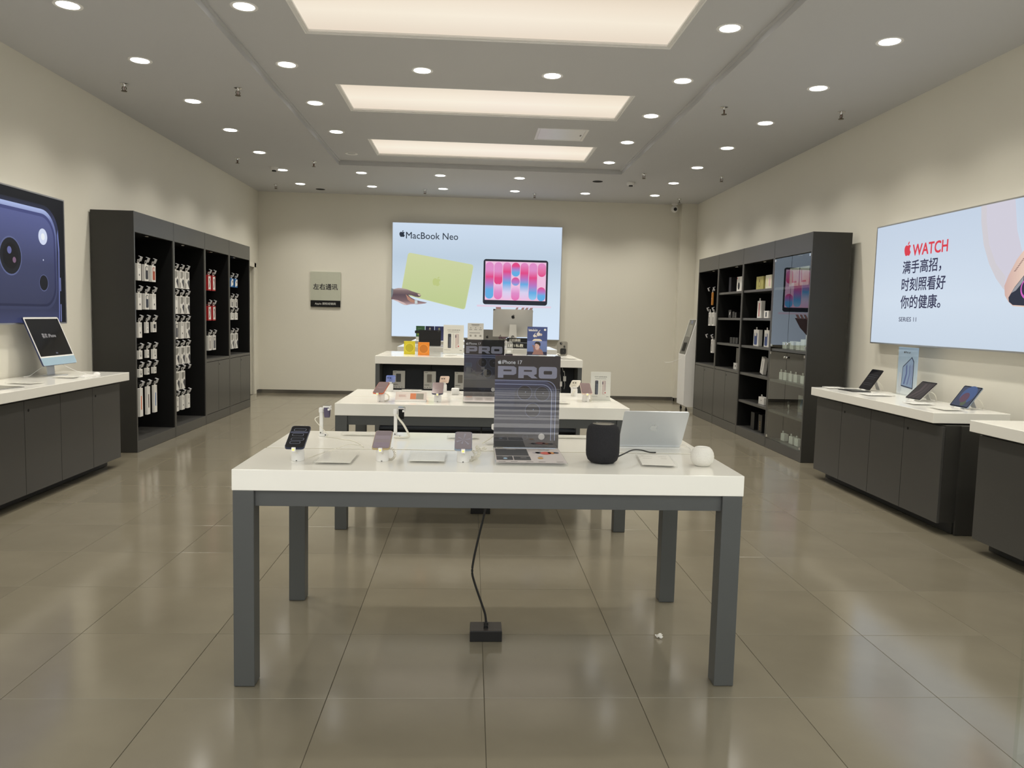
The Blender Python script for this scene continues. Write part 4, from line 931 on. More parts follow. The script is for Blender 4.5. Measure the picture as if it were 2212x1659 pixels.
# ------------------------------------------------------------------ phones and security stands
def sc_mat(name, col, e): return mat(name, col, rough=0.08, spec=0.6, emit=e)
M_SC_MAUVE = mat('screen_mauve_painted_sheen', S(158, 142, 144), rough=0.10, spec=0.5, emit=0.55)  # display tone with the ceiling panels' reflection painted into the glow
M_SC_MAUVE2 = mat('screen_mauve_grey_painted_sheen', S(142, 132, 138), rough=0.10, spec=0.5, emit=0.55)  # same washed look: ceiling reflection mixed into the screen colour
M_SC_ROSE = mat('lit_screen_rose', S(176, 146, 138), rough=0.10, spec=0.5, emit=0.55)
def phone(label, loc, alpha, yaw, frame, screen, kind=None, away=False, back=None, w=0.0725, h=0.150, group='phones on display stands'):
    """loc = middle of the bottom edge; alpha = slope above horizontal; screen faces up and towards -Y (or +Y when away)"""
    t = thing('smartphone', label, 'phone', loc, (-(PI / 2 - alpha), 0, yaw + (PI if away else 0)), group)
    bm = new(); prism(bm, rr(w, h, 0.013, 0, h / 2), 0.0, 0.008); part('body', bm, frame, t, True)
    bm = new(); flat(bm, rr(w - 0.003, h - 0.003, 0.012, 0, h / 2), -0.0006); s = part('screen', bm, screen, t, fixn=False)
    if back: 
        bm = new(); flat(bm, [(x, z) for x, z in rr(w - 0.006, h - 0.006, 0.011, 0, h / 2)][::-1], 0.0085); b = part('back_glass', bm, back, t, fixn=False)
        bm = new(); prism(bm, rr(w * 0.5, 0.030, 0.010, w * 0.18, h - 0.022), 0.0088, 0.0112); cb = part('camera_bump', bm, frame, b, True)
        for k in (-1, 1):
            bm = new(); prism(bm, circ(0.0065, w * 0.18 + k * 0.009, h - 0.022, 14), 0.0112, 0.0125); part('lens', bm, M_BLK, b)
    lk = mat('screen_outline', S(120, 126, 140), emit=0.7)
    if kind == 'outline':
        for z, ww, x in ((0.128, 0.050, 0.0), (0.092, 0.046, -0.002), (0.060, 0.052, 0.002), (0.036, 0.042, -0.003)):
            bm = new(); band(bm, rr(ww, 0.018, 0.006, x, z), rr(ww - 0.003, 0.015, 0.005, x, z), -0.0012); part('screen_graphic', bm, lk, s, fixn=False)
        pr('screen_graphic', rect(-w / 2 + 0.004, w / 2 - 0.004, 0.105, 0.116), mat('screen_blue_bar', S(40, 48, 78), emit=0.8), s, -0.001)
    elif kind == 'blocks':
        for z0, z1, c in ((0.108, 0.143, (150, 134, 134)), (0.075, 0.106, (166, 150, 154)), (0.012, 0.048, (160, 142, 150))):
            pr('screen_graphic', rect(-w / 2 + 0.006, w / 2 - 0.006, z0, z1), mat('screen_block_%d' % c[1], S(*c), emit=0.6), s, -0.0012)
    elif kind == 'star':
        for k in range(6):
            a = k * PI / 3 + 0.3; r1 = 0.055 if k % 2 else 0.034
            ca, sa = math.cos(a), math.sin(a); cx, cz = 0.0, h * 0.52
            p = [(cx, cz), (cx + 0.030 * math.cos(a - 0.14), cz + r1 * math.sin(a - 0.14)), (cx + 0.030 * math.cos(a + 0.14), cz + r1 * math.sin(a + 0.14))]
            pr('screen_graphic', ccw(p), mat('screen_star', S(182, 176, 184), emit=0.5), s, -0.0012)
    elif kind == 'text':
        lines(s, mat('screen_text', S(196, 170, 164), emit=0.5), -0.022, 0.022, [0.07, 0.076], -0.0012, 0.002)
    return t
def stand(label, x, y, z, yaw=0.0, cord=True, led=True, away=False, group='white phone security stands'):
    t = thing('security_stand', label, 'phone stand', (x, y, z), (0, 0, yaw + (PI if away else 0)), group)
    bm = new(); lathe(bm, [(0, 0.0005), (0.0255, 0.0005), (0.026, 0.003), (0.026, 0.040), (0.0255, 0.056), (0.022, 0.061), (0.0, 0.062)], 24); part('base', bm, M_WHT, t, True)
    bm = new(); prism(bm, [(0.016, 0.040), (0.016, 0.0), (-0.016, 0.0), (-0.016, 0.040)][::-1], 0, 0.006)
    part('mount_plate', bm, M_WHT, t, False, (0, -0.016, 0.060), (-(PI / 2 - math.radians(20)), 0, 0))
    bm = new(); box(bm, -0.008, 0.008, -0.083, -0.0725, 0.050, 0.067, 0.002); c = part('sensor_clip', bm, M_WHT, t)
    bm = new(); box(bm, -0.0035, 0.0035, -0.0845, -0.083, 0.055, 0.0615, 0.0006); part('indicator_light', bm, M_LED if led else M_WHT, c)
    bm = new(); tube(bm, spline([(0.0, -0.074, 0.052), (0.004, -0.050, 0.040), (0.004, -0.026, 0.034)], 4), 0.0016, 6); part('sensor_lead', bm, M_IVORY, t, True)
    box_part('port', t, M_BLK, -0.0025, 0.0025, -0.0268, -0.0255, 0.002, 0.005)
    if cord:
        bm = new(); tube(bm, coil([(0.012, 0.02, 0.058), (0.040, 0.030, 0.044), (0.048, 0.026, 0.018), (0.040, 0.012, 0.006), (0.028, 0.004, 0.006)], 0.0042, 16), 0.0015, 5); part('coiled_cord', bm, M_IVORY, t, True)
    return t
F_NAVY = mat('phone_frame_navy', S(44, 50, 74), 0.3, metal=0.5, noise=0.01); F_GOLD = mat('phone_frame_gold', S(196, 178, 140), 0.3, metal=0.7, noise=0.01)
F_SKY = mat('phone_frame_sky', S(150, 166, 190), 0.3, metal=0.6, noise=0.01); F_ORG = mat('phone_frame_orange', S(206, 100, 62), 0.3, metal=0.4, noise=0.01)
F_LAV = mat('phone_frame_lavender', S(104, 122, 190), 0.35, noise=0.01); F_PINK = mat('phone_frame_pink', S(224, 200, 186), 0.35, noise=0.01); F_WHT = mat('phone_frame_white', S(224, 220, 210), 0.35, noise=0.01)
A = math.radians
# front table
for x, y, lab, fr, scr, kind, al, w, cord in (
        (-0.700, 3.187, 'phone with black screen and grey outline shapes, leftmost on front table', F_NAVY, M_SCREEN, 'outline', 25, 0.078, False),
        (-0.358, 3.203, 'gold framed phone with mauve screen, middle phone on front table', F_GOLD, M_SC_MAUVE, 'blocks', 20, 0.0725, True),
        (-0.024, 3.208, 'light blue framed phone with star pattern screen beside the large sign', F_SKY, M_SC_MAUVE2, 'star', 20, 0.0725, True)):
    who = {'blocks': 'middle', 'star': 'rightmost', 'outline': 'leftmost'}[kind]
    stand('white cylindrical phone stand, %s of three on the front table' % who, x, y, TH, cord=cord)
    phone(lab, (x, y - 0.070, TH + 0.064), A(al), 0, fr, scr, kind, w=w, h=0.160 if kind == 'outline' else 0.150)
# second table
for x, y, lab, fr, scr, kind, who in ((-0.617, 5.40, 'orange framed phone on the second table', F_ORG, M_SC_ROSE, 'text', 'under orange phone'),
                                 (-0.227, 5.44, 'dark blue framed phone with rose screen, second table', F_NAVY, M_SC_ROSE, 'text', 'under dark blue phone'),
                                 (0.848, 5.645, 'pale framed phone with rose screen beside the small white poster', F_PINK, M_SC_ROSE, None, 'beside small white poster')):
    stand('white phone stand %s on second table' % who, x, y, TH, yaw=A(-12) if x < -0.5 else 0.0, cord=x < -0.5 or x > 0.5)
    phone(lab, (x - (0.0146 if x < -0.5 else 0), y - (0.0685 if x < -0.5 else 0.070), TH + 0.0645), A(24), A(-12) if x < -0.5 else 0, fr, scr, kind, w=0.078, h=0.160)
for x, y, lab, fr, who in ((-0.632, 6.13, 'blue phone seen from behind on the second table', F_LAV, 'under blue phone'),
                           (-0.212, 6.16, 'pale pink phone seen from behind on the second table', F_PINK, 'under pale pink phone'),
                           (0.812, 6.02, 'white phone seen from behind on the second table', F_WHT, 'under white phone')):
    t = stand('white phone stand %s, facing away' % who, x, y, TH, cord=False, away=True, yaw=A(8))
    bm = new(); tube(bm, spline([(0.0, 0.012, 0.030), (0.01, 0.05, 0.055), (0.025, 0.055, 0.03), (0.03, 0.045, 0.006)], 8), 0.005, 8); part('cord', bm, M_IVORY, t, True)
    bm = new(); box(bm, -0.012, 0.012, -0.008, 0.012, 0.045, 0.075, 0.003); part('neck', bm, M_WHT, t)
    phone(lab, (x, y + 0.045, TH + 0.072), A(34), A(8), fr, M_SCREEN, None, away=True, back=fr, w=0.0725, h=0.1)
# clear price holders
def plate(label, x, y, z, w, d, yaw, card=M_PAPER, printed=True, slope=0.10, name='price_holder', group='clear acrylic price holders'):
    t = thing(name, label, 'price holder', (x, y, z), (0, 0, yaw), group)
    bm = new(); box(bm, -w / 2, w / 2, -d / 2, d / 2, 0.0005, 0.008, 0.001); part('base_plate', bm, M_PLATE, t)
    bm = new(); box(bm, -w / 2, w / 2, -d / 2, d / 2, 0.0098, 0.0140, 0.0008); c = part('cover_plate', bm, M_PLATE, t)
    bm = new(); box(bm, -w / 2 + 0.006, w / 2 - 0.006, -d / 2 + 0.008, d / 2 - 0.006, 0.0082, 0.0092); cd = part('card', bm, card if printed else M_SLAB, t)
    if printed:
        for k, (a, b_, yy) in enumerate(((-0.36, -0.05, 0.30), (0.12, 0.36, 0.30), (-0.36, -0.10, 0.12), (0.16, 0.34, 0.12))):
            bm = new(); f = [bm.verts.new(v) for v in ((a * w, yy * d, 0.0094), (b_ * w, yy * d, 0.0094), (b_ * w, yy * d + 0.006, 0.0094), (a * w, yy * d + 0.006, 0.0094))]; bm.faces.new(f); part('print_line', bm, M_GREYINK, cd)
    return t
plate('clear acrylic price holder between the leftmost and middle phones', -0.545, 3.215, TH, 0.152, 0.24, 0, printed=False)
plate('clear acrylic price holder between the middle and star screen phones', -0.174, 3.265, TH, 0.158, 0.22, 0, printed=False)
plate('clear acrylic price holder with printed card between the two speakers', 0.803, 3.265, TH, 0.150, 0.26, A(-7))
plate('clear strip holder behind the phones at left rear of front table', -0.535, 3.86, TH, 0.20, 0.05, 0, printed=False)
plate('clear strip holder behind the star screen phone, rear of front table', -0.03, 3.82, TH, 0.16, 0.06, 0, printed=False)
plate('clear strip holder behind the black speaker, rear of front table', 0.53, 3.88, TH, 0.18, 0.05, 0, printed=False)
plate('small clear holder at right front of second table', 0.66, 5.46, TH, 0.09, 0.10, 0, printed=False)
plate('white flat holder at left rear of second table', -0.462, 6.15, TH, 0.16, 0.06, 0, printed=False)
t = thing('price_holder', 'sloped white holder with orange printed card on second table', 'price holder', (-0.414, 5.405, TH))
bm = new(); prism(bm, [(-0.109, 0.0005), (0.109, 0.0005), (0.109, 0.010), (-0.109, 0.010)], 0.0, 0.09); part('base', bm, M_WHT, t)
bm = new(); box(bm, -0.108, 0.108, 0, 0.002, 0, 0.075); cd = part('card', bm, mat('pinkish_card', S(214, 202, 194), 0.6, noise=0.01), t, False, (0, 0.02, 0.011), (A(-48), 0, 0))
pr('printed_orange', rect(-0.005, 0.035, 0.008, 0.062), solid('print_orange', (206, 120, 74)), cd, -0.0006); pr('printed_photo', rect(0.036, 0.088, 0.008, 0.062), solid('print_photo_grey', (140, 136, 124)), cd, -0.0006); lines(cd, solid('print_pink_text', (190, 150, 140)), -0.085, -0.03, [0.03, 0.038, 0.046], -0.0006, 0.003)

# watches
def watch_stand(label, wl, x, y, strap, strap_d):
    t = thing('watch_stand', label, 'watch stand', (x, y, TH), (0, 0, 0), 'watch security stands')
    bm = new(); box(bm, -0.011, 0.025, -0.014, 0.014, 0.0005, 0.012, 0.002); part('foot', bm, M_WHT, t)
    bm = new(); box(bm, -0.010, 0.006, -0.009, 0.009, 0.012, 0.125, 0.002); p = part('post', bm, M_WHT, t)
    bm = new(); box(bm, -0.013, 0.008, -0.012, 0.012, 0.116, 0.141, 0.004); part('joint', bm, M_WHT, t)
    bm = new(); box(bm, -0.006, 0.046, -0.010, 0.010, 0.131, 0.139, 0.002); part('arm', bm, M_WHT, t)
    for sx_ in (-0.006, 0.018):
        bm = new(); lathe(bm, [(0, 0.0008), (0.003, 0.0008), (0.0032, 0)], 10); part('screw', bm, M_BLK, t, False, (sx_ + 0.002, -0.0145 if sx_ > 0 else -0.0095, 0.008 if sx_ > 0 else 0.018), (PI / 2, 0, 0))
    w = thing('smartwatch', wl, 'watch', (x + 0.026, y, TH + 0.1455), (0, 0, 0), 'watches on display')
    bm = new(); box(bm, -0.018, 0.018, -0.021, 0.021, -0.006, 0.006, 0.004, 3); part('case', bm, M_WHT if strap is not M_BLKMAT else M_ALU, w, True)
    bm = new(); box(bm, -0.015, 0.015, -0.018, 0.018, 0.0061, 0.0068, 0.0003); part('screen', bm, M_SCREEN, w)
    n = 18; pts = [(0.0, 0.021 * math.cos(-0.3 + (PI + 0.6) * k / n) * 1.05, -0.004 - 0.052 * math.sin(max(0, min(PI, PI * k / n)))) for k in range(n + 1)]
    bm = new(); prev = None
    for k in range(n + 1):
        a = PI * k / n; yy = 0.024 * math.cos(a); zz = -0.004 - 0.050 * math.sin(a) ** 0.8
        q = [bm.verts.new((-0.012, yy, zz)), bm.verts.new((0.012, yy, zz)), bm.verts.new((0.012, yy * 0.88, zz + 0.0022)), bm.verts.new((-0.012, yy * 0.88, zz + 0.0022))]
        if prev:
            for i in range(4): bm.faces.new((prev[i], prev[(i + 1) % 4], q[(i + 1) % 4], q[i]))
        prev = q
    part('strap', bm, strap, w, True)
    bm = new(); box(bm, 0.006, 0.016, -0.026, -0.020, -0.016, -0.006, 0.002); part('crown_clip', bm, M_WHT, w)
    return t
watch_stand('white watch stand at left rear of the front table', 'white watch with purple strap on left stand', -0.725, 3.83, mat('purple_strap', S(86, 78, 104), 0.6, noise=0.02), 0)
watch_stand('white watch stand behind the middle phone on front table', 'silver watch with black strap on second watch stand', -0.362, 3.82, M_BLKMAT, 0)
def cord(label, pts, r, m, name='cord', coil_=None, cat='cord'):
    bm = new(); tube(bm, coil(pts, *coil_) if coil_ else spline(pts, 10), r, 7); return tag(part(name, bm, m, None, True), label, cat)
z = TH + 0.0035
cord('white cord looping from left watch stand over the table joint', [(-0.736, 3.812, TH + 0.10), (-0.752, 3.80, TH + 0.085), (-0.715, 3.80, TH + 0.04), (-0.690, 3.80, TH + 0.012), (-0.70, 3.795, z), (-0.655, 3.77, z), (-0.60, 3.72, z), (-0.55, 3.68, z), (-0.50, 3.58, z), (-0.478, 3.505, z)], 0.0022, M_IVORY)
cord('thick white cord hanging beside the second watch stand', [(-0.360, 3.806, TH + 0.118), (-0.345, 3.80, TH + 0.095), (-0.325, 3.80, TH + 0.07), (-0.305, 3.80, TH + 0.035), (-0.295, 3.795, TH + 0.012), (-0.310, 3.785, TH + 0.007), (-0.345, 3.785, TH + 0.007), (-0.368, 3.79, TH + 0.007)], 0.0052, M_IVORY)
cord('thin white cord from leftmost phone stand to the table joint', [(-0.664, 3.20, TH + 0.006), (-0.645, 3.30, z), (-0.60, 3.39, TH + 0.008), (-0.54, 3.46, TH + 0.022), (-0.495, 3.50, TH + 0.012), (-0.476, 3.51, z)], 0.0016, M_IVORY)
cord('white coiled cord beside the large sign on front table', [(0.012, 3.24, TH + 0.012), (0.03, 3.26, TH + 0.006), (0.045, 3.32, TH + 0.02), (0.035, 3.38, TH + 0.035), (0.04, 3.46, TH + 0.008), (0.075, 3.52, TH + 0.006)], 0.0016, M_IVORY, 'coiled_cord', (0.006, 22))
t = thing('watch_stand', 'white watch stand half hidden behind the large sign', 'watch stand', (0.118, 3.66, TH), (0, 0, A(20)))
bm = new(); box(bm, -0.04, 0.03, -0.012, 0.012, 0.0005, 0.010, 0.002); part('foot', bm, M_WHT, t)
bm = new(); tube(bm, spline([(-0.06, 0.0, 0.006), (-0.02, 0, 0.03), (0.01, 0, 0.055), (0.01, 0, 0.075)], 6), 0.003, 7); part('arm', bm, M_IVORY, t, True)
bm = new(); box(bm, -0.012, 0.02, -0.012, 0.012, 0.070, 0.098, 0.006, 3); part('head', bm, M_WHT, t, True)
bm = new(); box(bm, 0.012, 0.045, -0.008, 0.008, 0.0105, 0.075, 0.002); part('post', bm, M_WHT, t)

# ------------------------------------------------------------------ speakers, laptop
t = thing('smart_speaker', 'black fabric cylinder speaker on the front table', 'speaker', (0.566, 3.238, TH))
prof = [(0.0, 0.0005), (0.040, 0.0005), (0.052, 0.004), (0.063, 0.014), (0.0695, 0.032), (0.071, 0.05), (0.071, 0.118), (0.0695, 0.138), (0.064, 0.153), (0.055, 0.163), (0.046, 0.1665)]
bm = new(); lathe(bm, prof, 48)
part('mesh_body', bm, mat('black_fabric_mesh', S(40, 40, 43), 0.85, spec=0.25, noise=0.25, nscale=260, bump=0.6, bscale=420), t, True)
bm = new(); lathe(bm, [(0.046, 0.1665), (0.044, 0.1655), (0.030, 0.1650), (0.0, 0.1648)], 40); part('touch_top', bm, mat('glossy_black_top', S(70, 68, 62), 0.1, spec=0.7, noise=0.02), t, True)
bm = new(); tube(bm, spline([(0.066, 0.012, 0.022), (0.10, 0.03, 0.034), (0.15, 0.10, 0.038), (0.20, 0.160, 0.028), (0.25, 0.205, 0.011), (0.285, 0.236, 0.005)], 10), 0.0032, 8); part('power_cable', bm, M_BLK, t, True)
t = thing('smart_speaker', 'small white ball shaped speaker at right end of front table', 'speaker', (0.983, 3.195, TH))
prof = [(0, 0.0005), (0.026, 0.0005), (0.034, 0.005), (0.044, 0.017), (0.0485, 0.031), (0.049, 0.043), (0.0465, 0.057), (0.040, 0.070), (0.031, 0.079), (0.027, 0.0805)]
bm = new(); lathe(bm, prof, 40); part('mesh_body', bm, mat('white_fabric_mesh', (0.78, 0.76, 0.71), 0.85, spec=0.2, noise=0.08, nscale=300, bump=0.4, bscale=500), t, True)
bm = new(); lathe(bm, [(0.027, 0.0805), (0.025, 0.0795), (0.0, 0.079)], 30); part('touch_top', bm, M_WHT, t, True)
def laptop(label, x, y, z, w, d, lean, m, lm, lid_h=None, lid_in=0.0, rot=0.0):
    """seen from the back: keyboard half lies towards +Y, lid leans towards -Y at the top"""
    t = thing('laptop', label, 'laptop', (x, y, z), (0, 0, rot))
    bm = new()
    pts = rr(w, d, 0.012, 0, 0); vb = [bm.verts.new((px, pz + d / 2 + 0.004, 0.001)) for px, pz in pts]; vt = [bm.verts.new((px, pz + d / 2 + 0.004, 0.011)) for px, pz in pts]
    bm.faces.new(vt); bm.faces.new(vb[::-1])
    for i in range(len(pts)): bm.faces.new((vb[i], vb[(i + 1) % len(pts)], vt[(i + 1) % len(pts)], vt[i]))
    part('keyboard_base', bm, m, t, True)
    bm = new(); box(bm, -w / 2 + 0.02, w / 2 - 0.02, 0.03, d * 0.56, 0.0112, 0.0122); part('keys', bm, M_BLK, t)
    bm = new(); hh = lid_h or d; prism(bm, rr(w, hh, 0.011, 0, hh / 2), 0.0, 0.0055); lid = part('lid', bm, m, t, True, (0, 0.0, 0.011), (lean, 0, 0))
    bm = new(); flat(bm, [(-px, pz) for px, pz in rr(w - 0.012, hh - 0.012, 0.008, 0, hh / 2)], 0.0062); part('screen', bm, M_SCREEN, lid, fixn=False)
    logo(lid, lm, 0, hh * 0.54, 0.042, -0.0006)
    return t
laptop('silver laptop seen from behind on the front table', 0.866, 3.655, TH, 0.304, 0.215, A(36), M_ALUBL, mat('laptop_logo', (0.80, 0.82, 0.85), 0.08, metal=1.0, noise=0.01))
cord('thin white cable on the table beside the laptop', [(1.025, 3.70, z), (1.045, 3.68, z + 0.004), (1.05, 3.60, z), (1.03, 3.52, z), (1.02, 3.46, z), (1.01, 3.29, z)], 0.0018, M_WHT)
# ------------------------------------------------------------------ big phone posters in acrylic stands
def pro_letters(par, m, x0, z0, w, h, y):
    lw = w * 0.31; gp = w * 0.035
    def P(ox):
        return [[(ox, z0), (ox + lw * 0.30, z0), (ox + lw * 0.30, z0 + h * 0.26), (ox + lw * 0.86, z0 + h * 0.26), (ox + lw, z0 + h * 0.38), (ox + lw, z0 + h * 0.88), (ox + lw * 0.86, z0 + h), (ox, z0 + h)],
                [(ox + lw * 0.30, z0 + h * 0.56), (ox + lw * 0.30, z0 + h * 0.70), (ox + lw * 0.74, z0 + h * 0.70), (ox + lw * 0.74, z0 + h * 0.56)]]
    def Rr(ox):
        return [[(ox, z0), (ox + lw * 0.30, z0), (ox + lw * 0.30, z0 + h * 0.26), (ox + lw * 0.50, z0 + h * 0.26), (ox + lw * 0.74, z0), (ox + lw * 1.06, z0), (ox + lw * 0.84, z0 + h * 0.26), (ox + lw, z0 + h * 0.38), (ox + lw, z0 + h * 0.88), (ox + lw * 0.86, z0 + h), (ox, z0 + h)],
                [(ox + lw * 0.30, z0 + h * 0.56), (ox + lw * 0.30, z0 + h * 0.70), (ox + lw * 0.74, z0 + h * 0.70), (ox + lw * 0.74, z0 + h * 0.56)]]
    def O(ox):
        return [rr(lw, h, h * 0.2, ox + lw / 2, z0 + h / 2, 3), rr(lw * 0.46, h * 0.30, 0.004, ox + lw / 2, z0 + h / 2, 2)]
    for k, f in enumerate((P, Rr, O)):
        me = curve_mesh(f(x0 + k * (lw + gp))); me.name = 'lettering'
        for v in me.vertices: v.co = Vector((v.co.x, y, v.co.y))
        mesh_obj('lettering', me, m, par)
def phone_poster(label, x, y, tint_name, printed_base):
    """A3 poster in a clear stand; local origin at base front centre"""
    t = thing('poster_stand', label, 'poster stand', (x, y, TH), group='large poster stands')
    W_, D_ = 0.297, 0.37; py = 0.36
    bm = new(); box(bm, -W_ / 2, W_ / 2, 0, D_ + 0.04, 0.0005, 0.0125, 0.001); part('base_plate', bm, M_ACRYL, t)
    bm = new(); box(bm, -W_ / 2 + 0.002, W_ / 2 - 0.002, 0.006, py - 0.02, 0.0127, 0.0135); cd = part('info_card', bm, mat('info_card', S(206, 198, 196), 0.45, noise=0.01), t)
    def pz(name, m, a, b_, c, d_, zz=0.0139):
        bm = new(); f = [bm.verts.new(v) for v in ((a, c, zz), (b_, c, zz), (b_, d_, zz), (a, d_, zz))]; bm.faces.new(f); part(name, bm, m, cd)
    if printed_base == 'mosaic':
        dk = solid('print_card_dark', (66, 66, 68))
        pz('printed_tile', dk, -0.142, 0.0, 0.155, 0.325); pz('printed_tile', dk, -0.142, -0.073, 0.055, 0.145); pz('printed_tile', dk, -0.069, 0.002, 0.055, 0.145)
        bm = new(); zz = 0.0143
        def rg(nm, m, cx, cy, rx, ry_):
            bm = new(); f = [bm.verts.new((cx + rx * math.cos(2 * PI * k / 20), cy + ry_ * math.sin(2 * PI * k / 20), zz)) for k in range(20)]; bm.faces.new(f); part(nm, bm, m, cd)
        rg('printed_oval', solid('print_blob_pale', (184, 176, 184)), 0.035, 0.235, 0.016, 0.016); rg('printed_oval', solid('print_blob_navy', (62, 66, 80)), 0.050, 0.235, 0.018, 0.022)
        zz = 0.0145; rg('printed_oval', solid('print_blob_red', (206, 96, 84)), 0.078, 0.225, 0.024, 0.034); rg('printed_oval', solid('print_blob_orange', (206, 134, 66)), 0.103, 0.232, 0.016, 0.024); rg('printed_oval', solid('print_blob_navy', (62, 66, 80)), 0.125, 0.238, 0.012, 0.018)
        rg('printed_oval', solid('print_blob_gold', (196, 146, 66)), 0.045, 0.105, 0.012, 0.018); rg('printed_oval', solid('print_blob_sky', (170, 200, 226)), -0.105, 0.09, 0.009, 0.016)
        for a, b_, yy in ((-0.09, -0.05, 0.305), (0.05, 0.10, 0.30), (-0.115, -0.09, 0.128), (-0.04, -0.015, 0.10), (0.04, 0.06, 0.14)): pz('print_line', solid('print_line_pale', (170, 166, 166)), a, b_, yy, yy + 0.008, 0.0147)
        for a in (-0.135, -0.085, -0.02, 0.03, 0.105): pz('print_line', M_GREYINK, a, a + 0.028, 0.02, 0.028)
    else:
        for k in range(4):
            a = -0.138 + k * 0.072; pz('printed_tile', solid('print_card_box', (190, 182, 178)), a, a + 0.060, 0.08, 0.28)
            for j in range(4): pz('print_line', M_GREYINK, a + 0.012, a + 0.052, 0.11 + j * 0.04, 0.116 + j * 0.04, 0.0143)
        pz('printed_tile', solid('print_orange', (206, 120, 74)), -0.13, -0.085, 0.30, 0.325)
    H_ = 0.42; z0 = 0.014
    bm = new(); box(bm, -W_ / 2, W_ / 2, py + 0.004, py + 0.0065, z0, z0 + H_); part('back_sheet', bm, M_SHEET, t)
    bm = new(); box(bm, -W_ / 2 + 0.001, W_ / 2 - 0.001, py + 0.0025, py + 0.0035, z0, z0 + H_ - 0.001); ps = part('poster', bm, mat('poster_dark_print', S(24, 25, 28), 0.5, noise=0.02), t)
    yb = py + 0.0022
    body = [(-0.1475, z0 + 0.003), (0.06, z0 + 0.003), (0.115, z0 + 0.02), (0.131, z0 + 0.06), (0.131, z0 + 0.245), (0.118, z0 + 0.285), (0.085, z0 + 0.305), (-0.1475, z0 + 0.305)]
    body = [(-0.1475, z0 + 0.030), (0.131, z0 + 0.030), (0.131, z0 + 0.245), (0.122, z0 + 0.278), (0.090, z0 + 0.303), (0.06, z0 + 0.308), (-0.1475, z0 + 0.308)]
    pb = pr('printed_phone', body, ramp_mat('print_phone_navy', [(0, S(30, 32, 42)), (0.35, S(44, 48, 62)), (0.7, S(50, 57, 82)), (1, S(52, 62, 96))], 'Z', 0.0, 0.5), ps, yb)
    gl = solid('print_glint_blue', (150, 162, 196)); gd = solid('print_glint_dim', (92, 102, 134))
    def arc(rx, w, m, zt):
        o1 = []; i1 = []
        path = [(-0.1475, zt)] + [(0.131 - rx - 0.045 + 0.045 * math.sin(a), zt - 0.045 + 0.045 * math.cos(a)) for a in [PI / 2 * k / 8 for k in range(9)]] + [(0.131 - rx, z0 + 0.035)]
        bm = new(); L = len(path); vs = []
        for k, (x_, z_) in enumerate(path):
            dx = path[min(k + 1, L - 1)][0] - path[max(k - 1, 0)][0]; dz = path[min(k + 1, L - 1)][1] - path[max(k - 1, 0)][1]; n = math.hypot(dx, dz); nx, nz = -dz / n, dx / n
            vs.append((bm.verts.new((x_ + nx * w / 2, yb - 0.0004, z_ + nz * w / 2)), bm.verts.new((x_ - nx * w / 2, yb - 0.0004, z_ - nz * w / 2))))
        for a_, b_ in zip(vs, vs[1:]): bm.faces.new((a_[0], a_[1], b_[1], b_[0]))
        part('printed_glint', bm, m, pb, fixn=True)
    arc(0.001, 0.0035, gl, z0 + 0.307); arc(0.011, 0.002, gd, z0 + 0.300); arc(0.019, 0.0035, gl, z0 + 0.290)
    pl2 = pr('printed_plateau', rr(0.170, 0.235, 0.04, 0.028, z0 + 0.165), solid('print_plateau_navy', (46, 50, 66)), pb, yb - 0.0003)
    for cx, cz, r in ((-0.012, 0.252, 0.034), (0.068, 0.248, 0.034), (0.026, 0.172, 0.034)):
        bm = new(); band(bm, circ(r, cx, z0 + cz), circ(r * 0.94, cx, z0 + cz), yb - 0.0009); part('printed_lens_rim', bm, gd, pb, fixn=False)
        pr('printed_lens', circ(r * 0.93, cx, z0 + cz), solid('print_lens_black', (24, 25, 30)), pb, yb - 0.0007); pr('printed_glint', circ(0.0022, cx + 0.004, z0 + cz + 0.003, 8), gl, pb, yb - 0.0012)
    pr('printed_flash', circ(0.0145, 0.070, z0 + 0.052), solid('print_flash_white', (206, 206, 202)), pb, yb - 0.0008); bm = new(); band(bm, circ(0.012, -0.005, z0 + 0.05), circ(0.0112, -0.005, z0 + 0.05), yb - 0.0008); part('printed_sensor', bm, gd, pb, fixn=False)
    tx = solid('print_silver_text', (216, 222, 228)); tx2 = ramp_mat('print_letters', [(0, S(196, 200, 214)), (0.5, S(150, 154, 174)), (1, S(112, 114, 132))], 'X', 0.0, 0.5)
    logo(ps, tx, -0.128, z0 + 0.389, 0.0185, yb); text('headline', 'iPhone 17', 0.0165, tx, ps, -0.117, z0 + 0.381, yb, width=0.090, align='LEFT', bold=0.012)
    pro_letters(ps, tx2, -0.135, z0 + 0.318, 0.268, 0.053, yb)
    bm = new(); box(bm, -W_ / 2, W_ / 2, py - 0.002, py + 0.0005, z0, z0 + H_); part('front_sheet', bm, glass_mat('acrylic_front', (0.99, 0.99, 1.0), 2.0), t)
    return t
phone_poster('large dark phone poster in clear stand on the front table', 0.258, 3.135, 'a', 'mosaic')
phone_poster('large dark phone poster in clear stand on the second table', 0.098, 5.365, 'b', 'boxes')
t = thing('charger_block', 'small white block left of the poster on second table', 'charger', (-0.115, 5.96, TH)); box_part('body', t, M_WHT, -0.03, 0.03, -0.03, 0.03, 0.0005, 0.05, 0.008, True); bm = new(); tube(bm, spline([(0.03, 0, 0.012), (0.05, 0.01, 0.004), (0.08, 0.04, 0.003)], 6), 0.002, 6); part('cable', bm, M_WHT, t, True)

